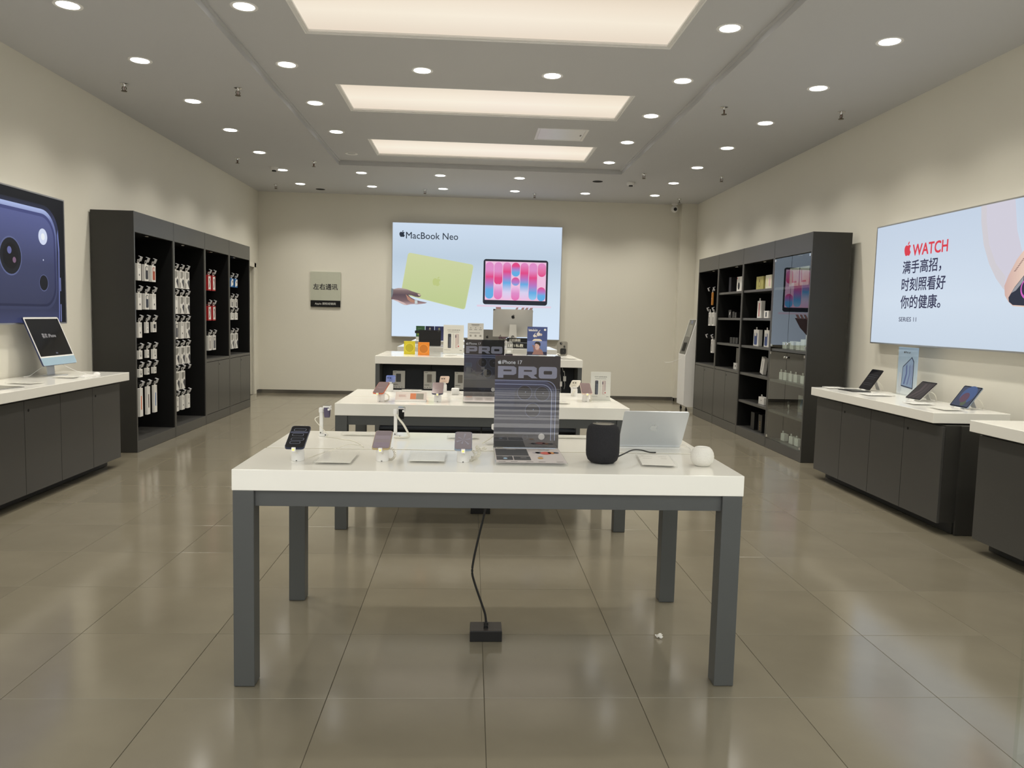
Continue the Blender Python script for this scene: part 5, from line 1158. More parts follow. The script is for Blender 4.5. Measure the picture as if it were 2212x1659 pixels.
# ------------------------------------------------------------------ small white offer posters
def offer_poster(label, x, y, z, w, h):
    t = thing('poster_stand', label, 'poster stand', (x, y, z), group='white offer posters in clear stands')
    bm = new(); box(bm, -w * 0.52, w * 0.52, -0.035, 0.045, 0.0005, 0.007, 0.001); part('base_plate', bm, M_ACRYL, t)
    bm = new(); box(bm, -w * 0.5, w * 0.5, -0.0065, -0.0045, 0.007, h + 0.006); part('front_sheet', bm, M_SHEET, t)
    bm = new(); box(bm, -w * 0.5, w * 0.5, -0.002, 0.001, 0.007, h + 0.006); ps = part('poster', bm, M_PAPER, t)
    y_ = -0.0026; Z = lambda f: 0.007 + h * f
    text('headline', '¥399 加购新盖保', h * 0.042, M_GREYINK, ps, 0, Z(0.80), y_, width=w * 0.62, bold=0.004)
    lines(ps, M_GREYINK, -w * 0.28, w * 0.28, [Z(0.755)], y_, h * 0.01, 0.05)
    a = pr('printed_phone', rr(w * 0.16, h * 0.50, w * 0.04, -w * 0.20, Z(0.44)), solid('print_phone_slate', (84, 88, 102)), ps, y_)
    pr('printed_edge', rr(w * 0.05, h * 0.48, w * 0.02, -w * 0.255, Z(0.44)), solid('print_phone_dark', (46, 46, 54)), a, y_ - 0.0004)
    pr('printed_camera', rr(w * 0.07, h * 0.09, w * 0.02, -w * 0.17, Z(0.62)), solid('print_phone_dark', (46, 46, 54)), a, y_ - 0.0004)
    pr('printed_stick', rect(-w * 0.025, -w * 0.010, Z(0.18), Z(0.70)), solid('print_stick', (176, 160, 150)), ps, y_)
    b = pr('printed_phone', rr(w * 0.18, h * 0.50, w * 0.04, w * 0.17, Z(0.44)), solid('print_phone_rose', (214, 198, 194)), ps, y_)
    pr('printed_camera', rr(w * 0.045, h * 0.10, w * 0.02, w * 0.105, Z(0.60)), solid('print_phone_plum', (92, 72, 92)), b, y_ - 0.0004); pr('printed_edge', rect(w * 0.22, w * 0.245, Z(0.34), Z(0.67)), solid('print_edge_mauve', (176, 156, 160)), b, y_ - 0.0004)
    pr('printed_badge', circ(w * 0.075, w * 0.24, Z(0.26), 20), M_CARTON, ps, y_ - 0.0003); logo(ps, solid('print_badge_red', (196, 60, 72)), w * 0.24, Z(0.265), h * 0.06, y_ - 0.0008)
    lines(ps, M_GREYINK, -w * 0.46, -w * 0.14, [Z(0.125)], y_, h * 0.008, 0.02); lines(ps, M_INK, w * 0.30, w * 0.42, [Z(0.12)], y_, h * 0.012, 0.02)
    return t
offer_poster('small white offer poster at right end of the second table', 0.964, 5.70, TH, 0.148, 0.21)
offer_poster('white offer poster standing on the tall counter', -0.183, 8.09, UH, 0.21, 0.297)

# ------------------------------------------------------------------ tall counter goods
def gift_box(label, x, y, w, h, rgb, rim):
    m = mat('carton_%d_%d' % (rgb[0], rgb[1]), S(*rgb), 0.4, noise=0.02)
    t = thing('charger_box', label, 'box', (x, y, UH), (0, 0, A(3)), 'bright charger boxes')
    box_part('carton', t, m, -w / 2, w / 2, 0, 0.05, 0.0005, h, 0.002)
    bm = new(); band(bm, circ(w * 0.42, 0, h * 0.5), circ(w * 0.37, 0, h * 0.5), -0.0008); part('printed_ring', bm, mat('ring_%d' % rgb[1], S(*rim), 0.4, noise=0.02), t, fixn=False)
    pr('printed_disc', circ(w * 0.37, 0, h * 0.5), mat('disc_%d' % rgb[1], S(*[int(c * 0.86) for c in rgb]), 0.4, noise=0.03), t, -0.0006)
    return t
gift_box('bright yellow charger box on the tall counter', -0.62, 7.88, 0.112, 0.132, (212, 200, 40), (226, 216, 80))
gift_box('bright orange charger box on the tall counter', -0.47, 7.76, 0.112, 0.128, (232, 138, 40), (240, 160, 70))
# power bank boxes hanging in the open front
for k, x in enumerate((-0.710, -0.404, -0.098, 0.800)):
    wd = ['left end of', 'second from left in', 'third from left in', 'right end of'][k]
    t = thing('power_bank_box', 'white power bank box, %s the dark open counter front' % wd, 'box', (x, 7.742, 0.737), (0, 0, A(2)), 'power bank boxes in the tall counter')
    box_part('carton', t, M_CARTON, -0.06, 0.06, 0, 0.020, 0, 0.175, 0.001); box_part('hang_tab', t, M_BLK, -0.024, 0.024, 0.006, 0.0205, 0.175, 0.192, 0.002)
    pr('printed_bank', rr(0.048, 0.082, 0.006, -0.004, 0.105), solid('print_bank_dark', (92, 92, 92)) if k == 0 else solid('print_bank_grey', (150, 144, 136)), t, -0.0008)
    lines(t, M_GREYINK, -0.052, 0.0, [0.042, 0.036], -0.0008, 0.003); lines(t, M_INK, -0.05, -0.02, [0.163], -0.0008, 0.003)
    for j in range(4): pr('printed_icon', circ(0.0035, -0.048 + j * 0.026, 0.012, 8), M_INK, t, -0.0008)
for k, x in enumerate((0.888, 0.930)):
    t = thing('power_adapter', 'white power adapter hanging with cable, %s, right end of tall counter' % ('left', 'right')[k], 'adapter', (x, 7.60 + 0.03 * k, 0.80 + 0.05 * k))
    box_part('block', t, M_WHT, -0.014, 0.014, -0.014, 0.014, 0, 0.05, 0.003)
    bm = new(); tube(bm, spline([(0, 0, 0.05), (-0.004, 0.01, 0.10), (-0.01, 0.03, 0.14 - 0.05 * k), (-0.02, 0.06, 0.19 - 0.05 * k)], 6), 0.0025, 6); tube(bm, spline([(0, 0, 0.001), (0.004, 0.0, -0.04), (0.0, 0.02, -0.08)], 6), 0.002, 6); part('cable', bm, M_WHT, t, True)
# clear display with black foot
t = thing('display_case', 'small clear display case with black foot beside dark poster', 'display case', (0.385, 7.90, UH))
bm = new(); box(bm, -0.038, 0.038, -0.03, 0.03, 0.0005, 0.026, 0.004); part('foot', bm, M_BLK, t)
bm = new(); prism(bm, rr(0.074, 0.125, 0.022, 0, 0.090), -0.026, 0.026); part('cover', bm, M_ACRYL, t); box_part('earbud_case', t, M_WHT, -0.02, 0.02, -0.014, 0.014, 0.0265, 0.06, 0.006, True)
# earbud poster with a portrait
t = thing('poster_stand', 'blue earbud poster with portrait of person on the tall counter', 'poster stand', (0.692, 8.15, UH))
w, h = 0.21, 0.297
bm = new(); box(bm, -0.11, 0.11, -0.04, 0.05, 0.0005, 0.006); part('base_plate', bm, M_ACRYL, t)
bm = new(); box(bm, -w / 2, w / 2, 0, 0.004, 0.007, h + 0.007); ps = part('poster', bm, mat('poster_blue', S(66, 80, 132), 0.4, noise=0.03), t)
Z = lambda f: 0.007 + h * f
pr('printed_lower', rect(-w / 2, w / 2, Z(0.12), Z(0.50)), ramp_mat('print_lower_blue', [(0, S(92, 112, 160)), (1, S(110, 124, 176))], 'Z', 0, 0.5), ps, -0.0005); pr('printed_foot', rect(-w / 2, w / 2, Z(0.0), Z(0.12)), solid('print_foot_navy', (38, 38, 66)), ps, -0.0005)
pr('printed_case', [(-w * 0.25, Z(0.50)), (w * 0.25, Z(0.50)), (w * 0.20, Z(0.55)), (w * 0.12, Z(0.575)), (-w * 0.12, Z(0.575)), (-w * 0.20, Z(0.55))], solid('print_cream', (214, 204, 184)), ps, -0.001)
for cx, cz, s_ in ((-0.03, 0.68, 0.8), (0.012, 0.74, 1.1)):
    pr('printed_bud', circ(0.018 * s_, cx, Z(cz), 18), solid('print_bud', (216, 210, 204)), ps, -0.001); pr('printed_bud', circ(0.012 * s_, cx + 0.024 * s_, Z(cz) - 0.004, 14), solid('print_bud_tip', (196, 182, 176)), ps, -0.0008)
    pr('printed_wing', [(cx - 0.012 * s_, Z(cz) + 0.006), (cx - 0.004 * s_, Z(cz) + 0.014 * s_), (cx + 0.022 * s_, Z(cz) + 0.042 * s_), (cx + 0.004 * s_, Z(cz) + 0.034 * s_)], solid('print_bud', (216, 210, 204)), ps, -0.0012)
text('headline', 'Beats Fit Pro', 0.012, M_CARTON, ps, -w * 0.45, Z(0.885), -0.001, width=0.095, align='LEFT', bold=0.004); lines(ps, M_CARTON, -w * 0.44, w * 0.02, [Z(0.86)], -0.001, 0.008, 0.02)
pr('printed_badge', circ(0.012, w * 0.38, Z(0.90), 16), M_CARTON, ps, -0.001)
bd = pr('printed_person', [(-0.05, Z(0.02)), (0.07, Z(0.02)), (0.062, Z(0.13)), (0.045, Z(0.20)), (0.022, Z(0.25)), (-0.005, Z(0.24)), (-0.035, Z(0.13))], solid('print_jacket', (150, 112, 106)), ps, -0.001)
pr('printed_neck', [(-0.008, Z(0.17)), (0.018, Z(0.17)), (0.022, Z(0.30)), (-0.006, Z(0.30))], solid('print_skin_shade', (176, 138, 132)), bd, -0.0014)
pr('printed_face', [(-0.004, Z(0.195)), (0.014, Z(0.21)), (0.026, Z(0.27)), (0.030, Z(0.36)), (0.022, Z(0.42)), (-0.012, Z(0.43)), (-0.021, Z(0.37)), (-0.023, Z(0.28)), (-0.014, Z(0.21))], solid('print_face', (206, 172, 162)), bd, -0.0018)
pr('printed_hair', [(-0.023, Z(0.36)), (-0.015, Z(0.405)), (0.006, Z(0.39)), (0.020, Z(0.36)), (0.028, Z(0.30)), (0.036, Z(0.36)), (0.035, Z(0.43)), (0.020, Z(0.475)), (-0.008, Z(0.48)), (-0.022, Z(0.45)), (-0.027, Z(0.40))], solid('print_hair', (40, 34, 38)), bd, -0.0022)
for ex in (-0.014, 0.008): pr('printed_eye', rr(0.008, 0.003, 0.0012, ex, Z(0.335), 2), solid('print_hair', (40, 34, 38)), bd, -0.0022)
pr('printed_mouth', rr(0.011, 0.003, 0.0012, -0.006, Z(0.25), 2), solid('print_lips', (150, 90, 92)), bd, -0.0022); pr('printed_nose', [(-0.006, Z(0.28)), (0.0, Z(0.28)), (-0.003, Z(0.33))], solid('print_skin_shade', (176, 138, 132)), bd, -0.0022)
pr('printed_hand', [(-0.052, Z(0.33)), (-0.044, Z(0.36)), (-0.026, Z(0.33)), (-0.018, Z(0.27)), (-0.022, Z(0.16)), (-0.040, Z(0.16)), (-0.036, Z(0.25))], solid('print_hand', (140, 104, 106)), bd, -0.002)
# grey slab gadget
t = thing('camera_gadget', 'grey rounded slab with black fittings at right end of tall counter', 'gadget', (0.975, 8.26, UH), (0, 0, A(4)))
bm = new(); prism(bm, rr(0.108, 0.152, 0.018, 0, 0.0770), 0.0, 0.02); part('body', bm, solid('gadget_grey', (140, 136, 126), 0.4), t, True)
bm = new(); prism(bm, rr(0.062, 0.062, 0.015, 0.006, 0.048), -0.010, -0.0005); b = part('button_pad', bm, M_BLK, t, True); pr('mark', circ(0.003, 0.006, 0.052, 10), M_GREYINK, b, -0.0106)
for cx, cz, r in ((-0.018, 0.132, 0.013), (0.020, 0.100, 0.010)):
    bm = new(); prism(bm, circ(r, cx, cz, 18), -0.008, -0.0005); part('fitting', bm, M_BLK, t, True)
    bm = new(); prism(bm, circ(r * 0.4, cx + 0.004, cz + 0.003, 12), -0.0095, -0.0082); part('lens', bm, M_GREYINK, t)
t = thing('cable_holder', 'black flat puck with short cable in front of grey gadget', 'charger', (0.90, 8.02, UH)); bm = new(); lathe(bm, [(0, 0.0005), (0.028, 0.0005), (0.03, 0.006), (0.02, 0.010), (0, 0.010)], 20); part('puck', bm, M_BLK, t, True); bm = new(); tube(bm, spline([(0.0, 0.028, 0.005), (-0.01, 0.05, 0.02), (0.01, 0.07, 0.03), (0.03, 0.06, 0.02)], 6), 0.003, 6); part('cable', bm, M_WHT, t, True)
plate('white flat holder at the right front corner of tall counter', 0.965, 7.66, UH, 0.16, 0.20, 0, printed=False)
plate('white flat holder in front of the portrait poster', 0.77, 7.98, UH, 0.15, 0.16, 0, printed=False)
plate('small white holder in front of the white offer poster on tall counter', -0.20, 7.80, UH, 0.12, 0.10, 0, printed=False)

# ------------------------------------------------------------------ fourth row counter goods
t = thing('tablet', 'tablet in black folio cover seen from behind, fourth row counter', 'tablet', (-0.535, 10.10, UH), (A(-8), 0, 0))
bm = new(); prism(bm, rr(0.285, 0.205, 0.014, 0, 0.1045), 0.0, 0.012); part('folio_cover', bm, M_BLK, t, True); box_part('crease', t, M_BLKMAT, -0.14, 0.14, -0.0012, 0.0, 0.085, 0.0865); bm = new(); prism(bm, rr(0.06, 0.035, 0.006, -0.165, 0.180), 0.001, 0.008); part('flap', bm, M_BLK, t, True); pr('mark', rect(0.10, 0.125, 0.188, 0.191), M_GREYINK, t, -0.0008)
t = thing('paper_sign', 'white paper sign with small icons beside the silver computer', 'sign', (0.055, 10.30, UH))
bm = new(); box(bm, -0.105, 0.105, 0, 0.004, 0.006, 0.305); ps = part('sheet', bm, M_PAPER, t); box_part('base_plate', t, M_ACRYL, -0.105, 0.105, -0.03, 0.04, 0.0005, 0.0055)
lines(ps, M_GREYINK, -0.055, 0.05, [0.285], -0.0006, 0.008, 0.02); lines(ps, M_GREYINK, -0.045, 0.04, [0.270], -0.0006, 0.003, 0.02)
for k in range(3):
    cx = -0.065 + 0.065 * k; pr('print_icon', circ(0.007, cx, 0.245, 12), solid('print_icon_grey', (170, 166, 158)), ps, -0.0006); pr('print_line', rect(cx - 0.018, cx + 0.018, 0.222, 0.227), M_GREYINK, ps, -0.0006); pr('print_line', rect(cx - 0.02, cx + 0.02, 0.212, 0.214), solid('print_icon_grey', (170, 166, 158)), ps, -0.0006); pr('print_icon', rr(0.026, 0.026, 0.006, cx, 0.140), solid('print_icon_grey', (170, 166, 158)), ps, -0.0006)
lines(ps, M_GREYINK, -0.08, 0.06, [0.178], -0.0006, 0.006, 0.02)
laptop('dark grey laptop seen from behind beside the silver computer', 0.215, 10.55, UH, 0.305, 0.215, A(12), mat('space_grey_aluminium', (0.20, 0.195, 0.185), 0.35, metal=0.85, noise=0.01), M_BLK)
t = thing('desktop_computer', 'large silver all-in-one computer seen from behind on fourth counter', 'computer', (0.548, 10.36, UH))
bm = new(); n = 14
rows = []
for j in range(n + 1):
    v = j / n; row = []
    for i in range(n + 1):
        u = i / n; x = (u - 0.5) * 0.528; zz = 0.135 + v * 0.365
        bulge = max(0.0, 1 - ((u - 0.5) / 0.5) ** 2) * max(0.0, 1 - ((v - 0.45) / 0.55) ** 2) * 0.034
        row.append(bm.verts.new((x, -bulge, zz)))
    rows.append(row)
for j in range(n):
    for i in range(n): bm.faces.new((rows[j][i], rows[j][i + 1], rows[j + 1][i + 1], rows[j + 1][i]))
M_IMAC = mat('silver_shell', (0.60, 0.585, 0.55), 0.42, metal=0.85, noise=0.01)
sh = part('rear_shell', bm, M_IMAC, t, True)
bm = new(); box(bm, -0.264, 0.264, 0.0, 0.006, 0.135, 0.500, 0.002); fr = part('rim', bm, M_IMAC, t); box_part('screen', t, M_SCREEN, -0.26, 0.26, 0.0062, 0.0075, 0.20, 0.497)
logo(t, M_BLK, 0.0, 0.405, 0.055, -0.0335)
bm = new(); prism(bm, [(-0.058, 0.004), (0.058, 0.004), (0.044, 0.30), (-0.044, 0.30)], -0.052, -0.044); st = part('stand_neck', bm, mat('bright_silver', (0.82, 0.80, 0.75), 0.45, metal=0.4, noise=0.01), t); box_part('stand_foot', t, M_IMAC, -0.09, 0.09, -0.052, 0.12, 0.0005, 0.006, 0.001)
bm = new(); band(bm, circ(0.021, 0, 0.135), circ(0.017, 0, 0.135), -0.0525); part('cable_port', bm, M_LEG, st, fixn=False); pr('cable_port', circ(0.017, 0, 0.135), M_GREYINK, st, -0.0523)
bm = new(); tube(bm, spline([(0.0, -0.056, 0.135), (0.03, -0.08, 0.11), (0.08, -0.10, 0.08), (0.12, -0.08, 0.04)], 8), 0.0025, 6); part('power_cable', bm, M_WHT, t, True)
bm = new(); tube(bm, spline([(-0.16, -0.01, 0.16), (-0.15, -0.05, 0.12), (-0.11, -0.09, 0.09), (-0.07, -0.12, 0.03)], 8), 0.003, 6); tube(bm, spline([(-0.17, -0.01, 0.155), (-0.17, -0.05, 0.10), (-0.13, -0.10, 0.05)], 8), 0.002, 6); part('signal_cable', bm, M_BLK, t, True)
for k, (body, z0, z1, wd) in enumerate((('以旧换新', 0.072, 0.132, 0.145), ('1对1私教', 0.0005, 0.070, 0.195))):
    t = thing('counter_sign', 'black block sign with white lettering, %s of two stacked' % ('upper', 'lower')[k], 'sign', (0.595, 9.98, UH), group='stacked black lettering signs')
    box_part('block', t, M_BLK, -0.137, 0.137, 0, 0.03, z0, z1, 0.001)
    text('lettering', body, (z1 - z0) * 0.62, mat('sign_white_letters', (0.82, 0.80, 0.70), 0.5, noise=0.01), t, -0.035 if k == 0 else -0.022, z0 + (z1 - z0) * 0.18, -0.0012, width=wd, bold=0.012)
# far end posters
for k, (x, rgb, lab) in enumerate(((-0.787, (74, 122, 84), 'green'), (-0.642, (52, 54, 92), 'navy'), (-0.499, (66, 72, 124), 'violet blue'))):
    t = thing('poster_stand', '%s small poster in the row of three on the farthest counter' % lab, 'poster stand', (x, 12.10, UH), group='small posters on the farthest counter')
    box_part('base_plate', t, M_ACRYL, -0.068, 0.068, -0.03, 0.03, 0.0005, 0.0055)
    bm = new(); box(bm, -0.068, 0.068, 0, 0.004, 0.006, 0.226); ps = part('poster', bm, mat('poster_%s' % lab.replace(' ', '_'), S(*rgb), 0.45, noise=0.04), t)
    if k == 0: lines(ps, solid('print_green_pale', (130, 170, 130)), -0.04, 0.03, [0.19, 0.18], -0.0006, 0.004); pr('printed_white', rect(-0.068, 0.068, 0.006, 0.06), M_PAPER, ps, -0.0006); pr('printed_leaf', circ(0.02, -0.03, 0.10, 12), solid('print_leaf', (150, 170, 70)), ps, -0.0006)
    else:
        pr('printed_figure', [(-0.03, 0.10), (0.03, 0.10), (0.026, 0.15), (0.012, 0.175), (-0.012, 0.175), (-0.026, 0.15)], solid('print_figure', (170, 170, 176)), ps, -0.0006); pr('printed_head', circ(0.014, 0, 0.19, 14), solid('print_figure_head', (196, 190, 170)) if k == 1 else solid('print_figure_head2', (176, 180, 130)), ps, -0.0006)

# ------------------------------------------------------------------ left wall counter goods
CT = 0.87
t = thing('desktop_computer', 'light blue all-in-one computer with dark screen on the left counter', 'computer', (-3.60, 6.92, CT), (0, 0, PI / 2))
box_part('stand_foot', t, M_ALUBL, -0.085, 0.085, -0.07, 0.08, 0.0005, 0.005, 0.001)
bm = new(); prism(bm, [(-0.06, 0.0), (0.06, 0.0), (0.06, 0.18), (-0.06, 0.18)], 0, 0.006); part('stand_neck', bm, M_ALUBL, t, False, (0, 0.03, 0.006), (A(-4), 0, 0))
bm = new(); prism(bm, rr(0.547, 0.435, 0.016, 0, 0.2175), 0, 0.0115); b = part('body', bm, mat('navy_edge', S(52, 62, 96), 0.4, metal=0.3, noise=0.01), t, True, (0, -0.055, 0.098), (A(-22), 0, 0))
pr('bezel', rr(0.545, 0.433, 0.015, 0, 0.2175), M_WHT, b, -0.0004); pr('chin', [(-0.272, 0.07), (-0.272, 0.015), (-0.258, 0.001), (0.258, 0.001), (0.272, 0.015), (0.272, 0.07)], mat('light_blue_chin', S(160, 186, 204), 0.35, noise=0.01), b, -0.0008)
s_ = pr('screen', rect(-0.258, 0.258, 0.083, 0.419), M_SCREEN, b, -0.0012)
text('screen_text', '喜欢 iPhone', 0.042, mat('screen_text_white', S(176, 172, 170), emit=0.8), s_, 0.0, 0.245, -0.0018, width=0.215, bold=0.006); pr('screen_button', rr(0.035, 0.012, 0.004, 0.01, 0.105), mat('screen_button_grey', S(110, 112, 130), emit=0.6), s_, -0.0018)
plate('clear acrylic price holder in front of the light blue computer', -3.40, 6.72, CT, 0.15, 0.19, PI / 2, printed=False)
plate('clear acrylic price holder on left counter beside flat tablet', -3.42, 6.14, CT, 0.15, 0.22, PI / 2 - 0.2, printed=False)
t = thing('keyboard', 'thin white keyboard in front of the light blue computer', 'keyboard', (-3.315, 6.875, CT), (0, 0, PI / 2)); box_part('body', t, M_WHT, -0.14, 0.14, -0.057, 0.057, 0.0005, 0.006, 0.002)
for r_ in range(5):
    for c_ in range(13): box_part('key', t, M_CARTON, -0.134 + c_ * 0.0207, -0.134 + c_ * 0.0207 + 0.0185, -0.052 + r_ * 0.0208, -0.052 + r_ * 0.0208 + 0.0185, 0.0062, 0.0075)
t = thing('computer_mouse', 'white computer mouse at the far end of left counter', 'mouse', (-3.335, 7.11, CT), (0, 0, A(20)))
bm = new(); pts = []
for k in range(9):
    v = k / 8; yy = (v - 0.5) * 0.113; hh = 0.004 + 0.017 * math.sin(PI * (0.12 + 0.76 * v)); ww = 0.029 * math.sin(PI * (0.18 + 0.64 * v)) ** 0.4
    pts.append([bm.verts.new((ww * math.cos(a), yy, 0.0008 + hh * max(0.0, math.sin(a)) + (0.002 if math.sin(a) < 0.01 else 0))) for a in [PI * j / 10 for j in range(11)]])
for a_, b_ in zip(pts, pts[1:]):
    for j in range(10): bm.faces.new((a_[j], a_[j + 1], b_[j + 1], b_[j]))
bm.faces.new(pts[0]); bm.faces.new(pts[-1][::-1]); part('shell', bm, M_WHT, t, True); box_part('base', t, M_ALUBL, -0.024, 0.024, -0.05, 0.05, 0.0005, 0.0025)
t = thing('tablet', 'dark tablet lying flat at the left edge of left counter', 'tablet', (-3.40, 5.74, CT), (0, 0, A(75))); bm = new(); box(bm, -0.14, 0.14, -0.107, 0.107, 0.0005, 0.007, 0.002); part('body', bm, M_ALU, t); box_part('screen', t, M_SCREEN, -0.134, 0.134, -0.101, 0.101, 0.0071, 0.0076)
cord('thin white cable beside the light blue computer stand, left', [(-3.62, 6.84, CT + 0.10), (-3.66, 6.78, CT + 0.06), (-3.70, 6.72, CT + 0.012), (-3.74, 6.70, CT + 0.003)], 0.002, M_WHT)
cord('thin white cable running to the mouse on left counter', [(-3.58, 6.98, CT + 0.10), (-3.52, 7.04, CT + 0.05), (-3.48, 7.10, CT + 0.02), (-3.45, 7.16, CT + 0.003)], 0.002, M_WHT)

# ------------------------------------------------------------------ right wall counter goods
def tablet(label, y, x, al, screen, draw, w=0.215, h=0.19, frame=M_ALU, stand_=True, yaw=0.0):
    """screen faces -X, leaning back"""
    t = thing('tablet', label, 'tablet', (x, y, CT), (0, 0, -PI / 2 + yaw), 'tablets on the right counter')
    bm = new(); prism(bm, rr(w, h, 0.012, 0, h / 2), 0, 0.0065); b = part('body', bm, frame, t, True, (0, 0, 0.012), (-(PI / 2 - al), 0, 0))
    pr('bezel', rr(w - 0.003, h - 0.003, 0.011, 0, h / 2), M_SCREEN, b, -0.0004); s = pr('screen', rr(w - 0.018, h - 0.018, 0.006, 0, h / 2), screen, b, -0.0008)
    draw(s, w, h)
    c, sn = math.cos(al), math.sin(al)
    ll = (0.010 + h * 0.62 * sn) / math.cos(A(24)) - 0.002
    bm = new(); box(bm, -0.03, 0.03, 0, 0.003, -ll, 0); part('prop_leg', bm, M_WHT, t, False, (0, h * 0.62 * c + 0.008, 0.014 + h * 0.62 * sn), (A(24), 0, 0))
    box_part('foot', t, M_WHT, -0.035, 0.035, -0.008, 0.03, 0.0005, 0.010, 0.002)
    bm = new(); tube(bm, spline([(w * 0.42, h * 0.5 * c + 0.01, 0.012 + h * 0.5 * sn), (w * 0.5, h * 0.5 * c + 0.04, 0.07), (w * 0.46, h * 0.5 * c + 0.07, 0.03), (w * 0.30, h * 0.5 * c + 0.09, 0.004)], 8), 0.003, 6); part('security_cable', bm, M_IVORY, t, True)
    return t
def d_wave(s, w, h):
    m = mat('screen_wave', S(96, 98, 108), emit=0.5)
    for z_, x0, x1 in ((0.15, -0.07, 0.08), (0.125, -0.08, 0.05), (0.06, -0.07, 0.07)):
        bm = new(); band(bm, rr(x1 - x0, 0.02, 0.008, (x0 + x1) / 2, z_), rr(x1 - x0 - 0.003, 0.017, 0.007, (x0 + x1) / 2, z_), -0.0013); part('screen_graphic', bm, m, s, fixn=False)
def d_swoosh(s, w, h):
    for k, (a, b_) in enumerate(((-0.09, 0.0), (-0.03, 0.05), (0.03, 0.09))):
        pr('screen_graphic', ccw([(a, 0.012), (a + 0.03, 0.012), (b_ + 0.01, 0.10), (b_ + 0.0, 0.175), (b_ - 0.03, 0.175), (b_ - 0.025, 0.10)]), mat('screen_swoosh_%d' % k, S(104 - k * 14, 88 - k * 12, 92 - k * 12), emit=0.4), s, -0.0013 - k * 0.0003)
def d_ball(s, w, h):
    pr('screen_graphic', circ(0.078, 0.012, 0.115), mat('screen_ball_a', S(74, 104, 160), emit=0.6), s, -0.0012); pr('screen_graphic', circ(0.045, -0.005, 0.085), mat('screen_ball_b', S(112, 76, 100), emit=0.6), s, -0.0016); pr('screen_graphic', circ(0.028, 0.02, 0.04), mat('screen_ball_c', S(96, 110, 84), emit=0.6), s, -0.0014)
tablet('tablet with black screen and grey outlines, farthest on right counter', 7.03, 3.66, A(56), M_SCREEN, d_wave, h=0.22, frame=M_BLK, w=0.20)
tablet('tablet with dark brown swirl screen, middle of right counter', 6.16, 3.62, A(45), mat('screen_brown', S(62, 52, 56), emit=0.4), d_swoosh, h=0.20, frame=M_ALU)
tablet('tablet with blue screen and coloured discs, nearest on right counter', 5.62, 3.66, A(54), mat('screen_blue_grey', S(72, 84, 116), emit=0.5), d_ball, h=0.19, frame=F_SKY)
box_part  # (keyboard cover in front of the farthest tablet)
t = thing('tablet_keyboard', 'dark folded keyboard cover in front of the farthest tablet', 'keyboard', (3.52, 6.95, CT), (0, 0, -PI / 2 + 0.1)); box_part('cover', t, M_BLK, -0.12, 0.12, -0.08, 0.10, 0.0005, 0.006, 0.002); box_part('keys', t, M_LEG, -0.11, 0.11, -0.02, 0.09, 0.0062, 0.0075)
plate('clear price holder at the far end of right counter', 3.44, 7.17, CT, 0.15, 0.16, -PI / 2, printed=True)
plate('large clear price holder between the farthest and middle tablets', 3.52, 6.56, CT, 0.22, 0.24, -PI / 2, printed=True)
plate('clear price holder between the middle and nearest tablets', 3.50, 5.86, CT, 0.16, 0.18, -PI / 2, printed=True)
plate('flat clear plate in front of the nearest tablet', 3.50, 5.52, CT, 0.22, 0.16, -PI / 2, printed=False)
t = thing('poster_stand', 'pale blue tablet poster leaning at the wall behind right counter', 'poster stand', (3.815, 6.61, CT), (0, 0, -PI / 2))
box_part('base_plate', t, M_ACRYL, -0.155, 0.155, -0.05, 0.02, 0.0005, 0.006)
bm = new(); box(bm, -0.152, 0.152, 0.006, 0.010, 0.0065, 0.42); ps = part('poster', bm, ramp_mat('poster_sky', [(0, S(226, 230, 234)), (0.35, S(196, 212, 228)), (1, S(150, 176, 206))], 'Z', 0, 0.4), t)
box_part('front_sheet', t, M_SHEET, -0.155, 0.155, 0.0, 0.002, 0.0065, 0.425)
logo(ps, M_INK, -0.058, 0.378, 0.020, 0.0052); text('headline', 'iPad air', 0.018, M_INK, ps, -0.046, 0.369, 0.0052, width=0.085, align='LEFT', bold=0.004)
pr('printed_tablet', [(-0.085, 0.075), (0.10, 0.06), (0.10, 0.30), (0.065, 0.34), (-0.07, 0.25)][::1], solid('print_tab_navy', (52, 60, 88)), ps, 0.0052)
tb_ = pr('printed_screen', [(-0.078, 0.085), (0.092, 0.072), (0.092, 0.295), (0.062, 0.328), (-0.062, 0.245)], solid('print_tab_sky', (150, 172, 206)), ps, 0.0046)
for k, (a, b_) in enumerate(((-0.05, 0.0), (0.0, 0.05), (0.05, 0.085))): pr('printed_swoosh', ccw([(a, 0.095), (a + 0.022, 0.095), (b_ + 0.004, 0.19), (b_, 0.275), (b_ - 0.018, 0.255), (b_ - 0.016, 0.19)]), solid('print_swoosh_%d' % k, (104 + 20 * k, 120 + 18 * k, 176 + 10 * k)), tb_, 0.0040)
pr('printed_back', [(-0.13, 0.02), (-0.09, 0.01), (-0.075, 0.06), (-0.09, 0.18), (-0.125, 0.20)], solid('print_tab_back', (206, 212, 222)), ps, 0.0054)

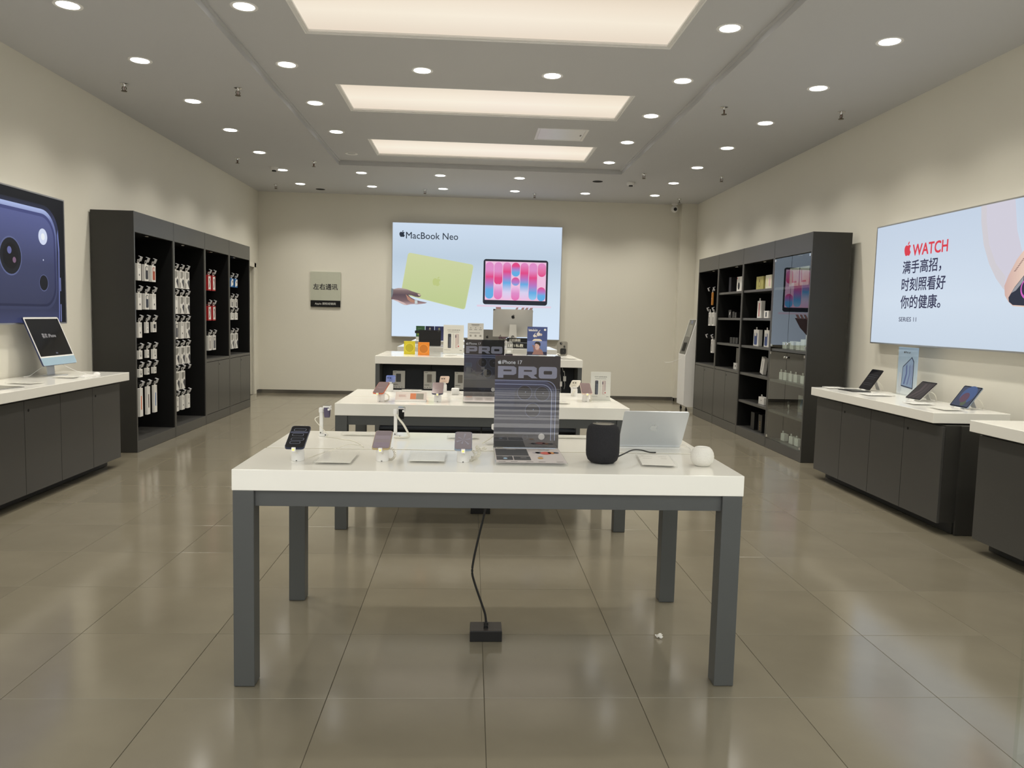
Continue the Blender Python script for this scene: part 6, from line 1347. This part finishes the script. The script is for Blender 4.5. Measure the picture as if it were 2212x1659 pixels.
# ------------------------------------------------------------------ kiosk
t = thing('service_kiosk', 'white self service kiosk on castors beside the right wall shelving', 'kiosk', (3.47, 12.42, 0))
bm = new(); prism(bm, [(0.0, 0.10), (0.05, 0.075), (0.46, 0.075), (0.46, 1.50), (0.165, 1.50), (0.0, 0.92)], 0, 0.42); part('body', bm, M_WHT, t)
bm = new(); n_ = Vector((-0.58, 0, 0.165)).normalized()
def kp(u, v, off): return (0.165 * v + n_.x * off, 0.03 + 0.36 * u, 0.92 + 0.58 * v + n_.z * off)
def kq(name, u0, u1, v0, v1, off, m, par):
    bm = new(); bm.faces.new([bm.verts.new(kp(*q, off)) for q in ((u0, v0), (u1, v0), (u1, v1), (u0, v1))]); bmesh.ops.solidify(bm, geom=bm.faces[:], thickness=0.002); return part(name, bm, m, par)
cp = kq('control_panel', 0, 1, 0.02, 0.99, 0.003, mat('kiosk_grey', S(166, 164, 156), 0.4, noise=0.02), t)
kq('screen', 0.12, 0.95, 0.50, 0.84, 0.006, mat('kiosk_screen', S(205, 204, 194), 0.2, noise=0.02), cp); kq('slot', 0.25, 0.75, 0.10, 0.34, 0.006, M_BLK, cp); kq('badge', 0.35, 0.65, 0.88, 0.96, 0.006, mat('kiosk_badge', S(170, 176, 200), 0.3, noise=0.02), cp)
for x, y in ((0.06, 0.05), (0.40, 0.05), (0.06, 0.37), (0.40, 0.37)):
    bm = new(); lathe(bm, [(0, 0.0745), (0.008, 0.0745), (0.008, 0.05), (0.0, 0.05)], 10); lathe(bm, [(0, 0.012), (0.026, 0.012), (0.026, -0.012), (0, -0.012)], 16)
    for v in list(bm.verts)[-34:]: v.co = Vector((v.co.z + 0, v.co.x, v.co.y + 0.027))
    part('castor', bm, M_BLK, t, True, (x, y, 0))
cord('thin white cord from the kiosk front towards the back wall', [(3.462, 12.55, 0.90), (3.40, 12.60, 0.84), (3.30, 12.66, 0.79), (3.22, 12.70, 0.78), (3.20, 12.71, 0.80)], 0.003, M_WHT)

# ------------------------------------------------------------------ floor sockets and cable
for k, (y, lab) in enumerate(((3.414, 'black floor socket box under the front table'), (5.70, 'black floor socket box under the second table'))):
    t = thing('floor_socket', lab, 'socket box', (0.093, y, 0), group='floor socket boxes')
    box_part('housing', t, M_BLK, -0.073, 0.073, 0, 0.105, 0.001, 0.05, 0.002); box_part('lid', t, mat('socket_lid', S(62, 58, 56), 0.25, noise=0.02), -0.071, 0.071, 0.002, 0.103, 0.0502, 0.053)
    bm = new(); lathe(bm, [(0, 0.0532), (0.011, 0.0532), (0.011, 0.062), (0.009, 0.063), (0.009, 0.068), (0.011, 0.069), (0.010, 0.080), (0.005, 0.082), (0, 0.082)], 16); part('gland', bm, M_BLK, t, True, (0, 0.035, 0))
    bm = new(); P = [(0.0, 0.035, 0.082), (-0.006, 0.036, 0.12), (-0.027, 0.038, 0.18), (-0.056, 0.04, 0.262), (-0.068, 0.04, 0.315), (-0.059, 0.04, 0.391), (-0.037, 0.042, 0.498), (-0.016, 0.045, 0.594), (0.0, 0.047, 0.70), (0.004, 0.047, 0.784)]
    if k: P = [(x * 0.5, y_, z_) for x, y_, z_ in P]
    tube(bm, spline(P, 8), 0.0052, 10); part('power_cable', bm, M_BLK, t, True)
t = thing('paper_scrap', 'small crumpled white paper scrap on the floor near right table leg', 'scrap', (0.905, 3.46, 0))
bm = new(); bmesh.ops.create_icosphere(bm, subdivisions=2, radius=0.011, matrix=Matrix.Translation((0, 0, 0.012)))
for v in bm.verts: v.co += Vector((random.uniform(-1, 1), random.uniform(-1, 1), random.uniform(-0.4, 1))) * 0.005
part('crumple', bm, M_PAPER, t)
bm = new(); tube(bm, [(-0.012, 0, 0.004), (-0.02, 0.012, 0.012), (-0.012, 0.024, 0.006)], 0.0025, 5); part('strip', bm, M_PAPER, t)
# mall outside, seen only in reflections
bm = new(); box(bm, -14, 14, -9.2, -9.0, 0, 3.2); struct('wall_outside', bm, mat('mall_wall', S(110, 98, 92), 0.7, noise=0.05))
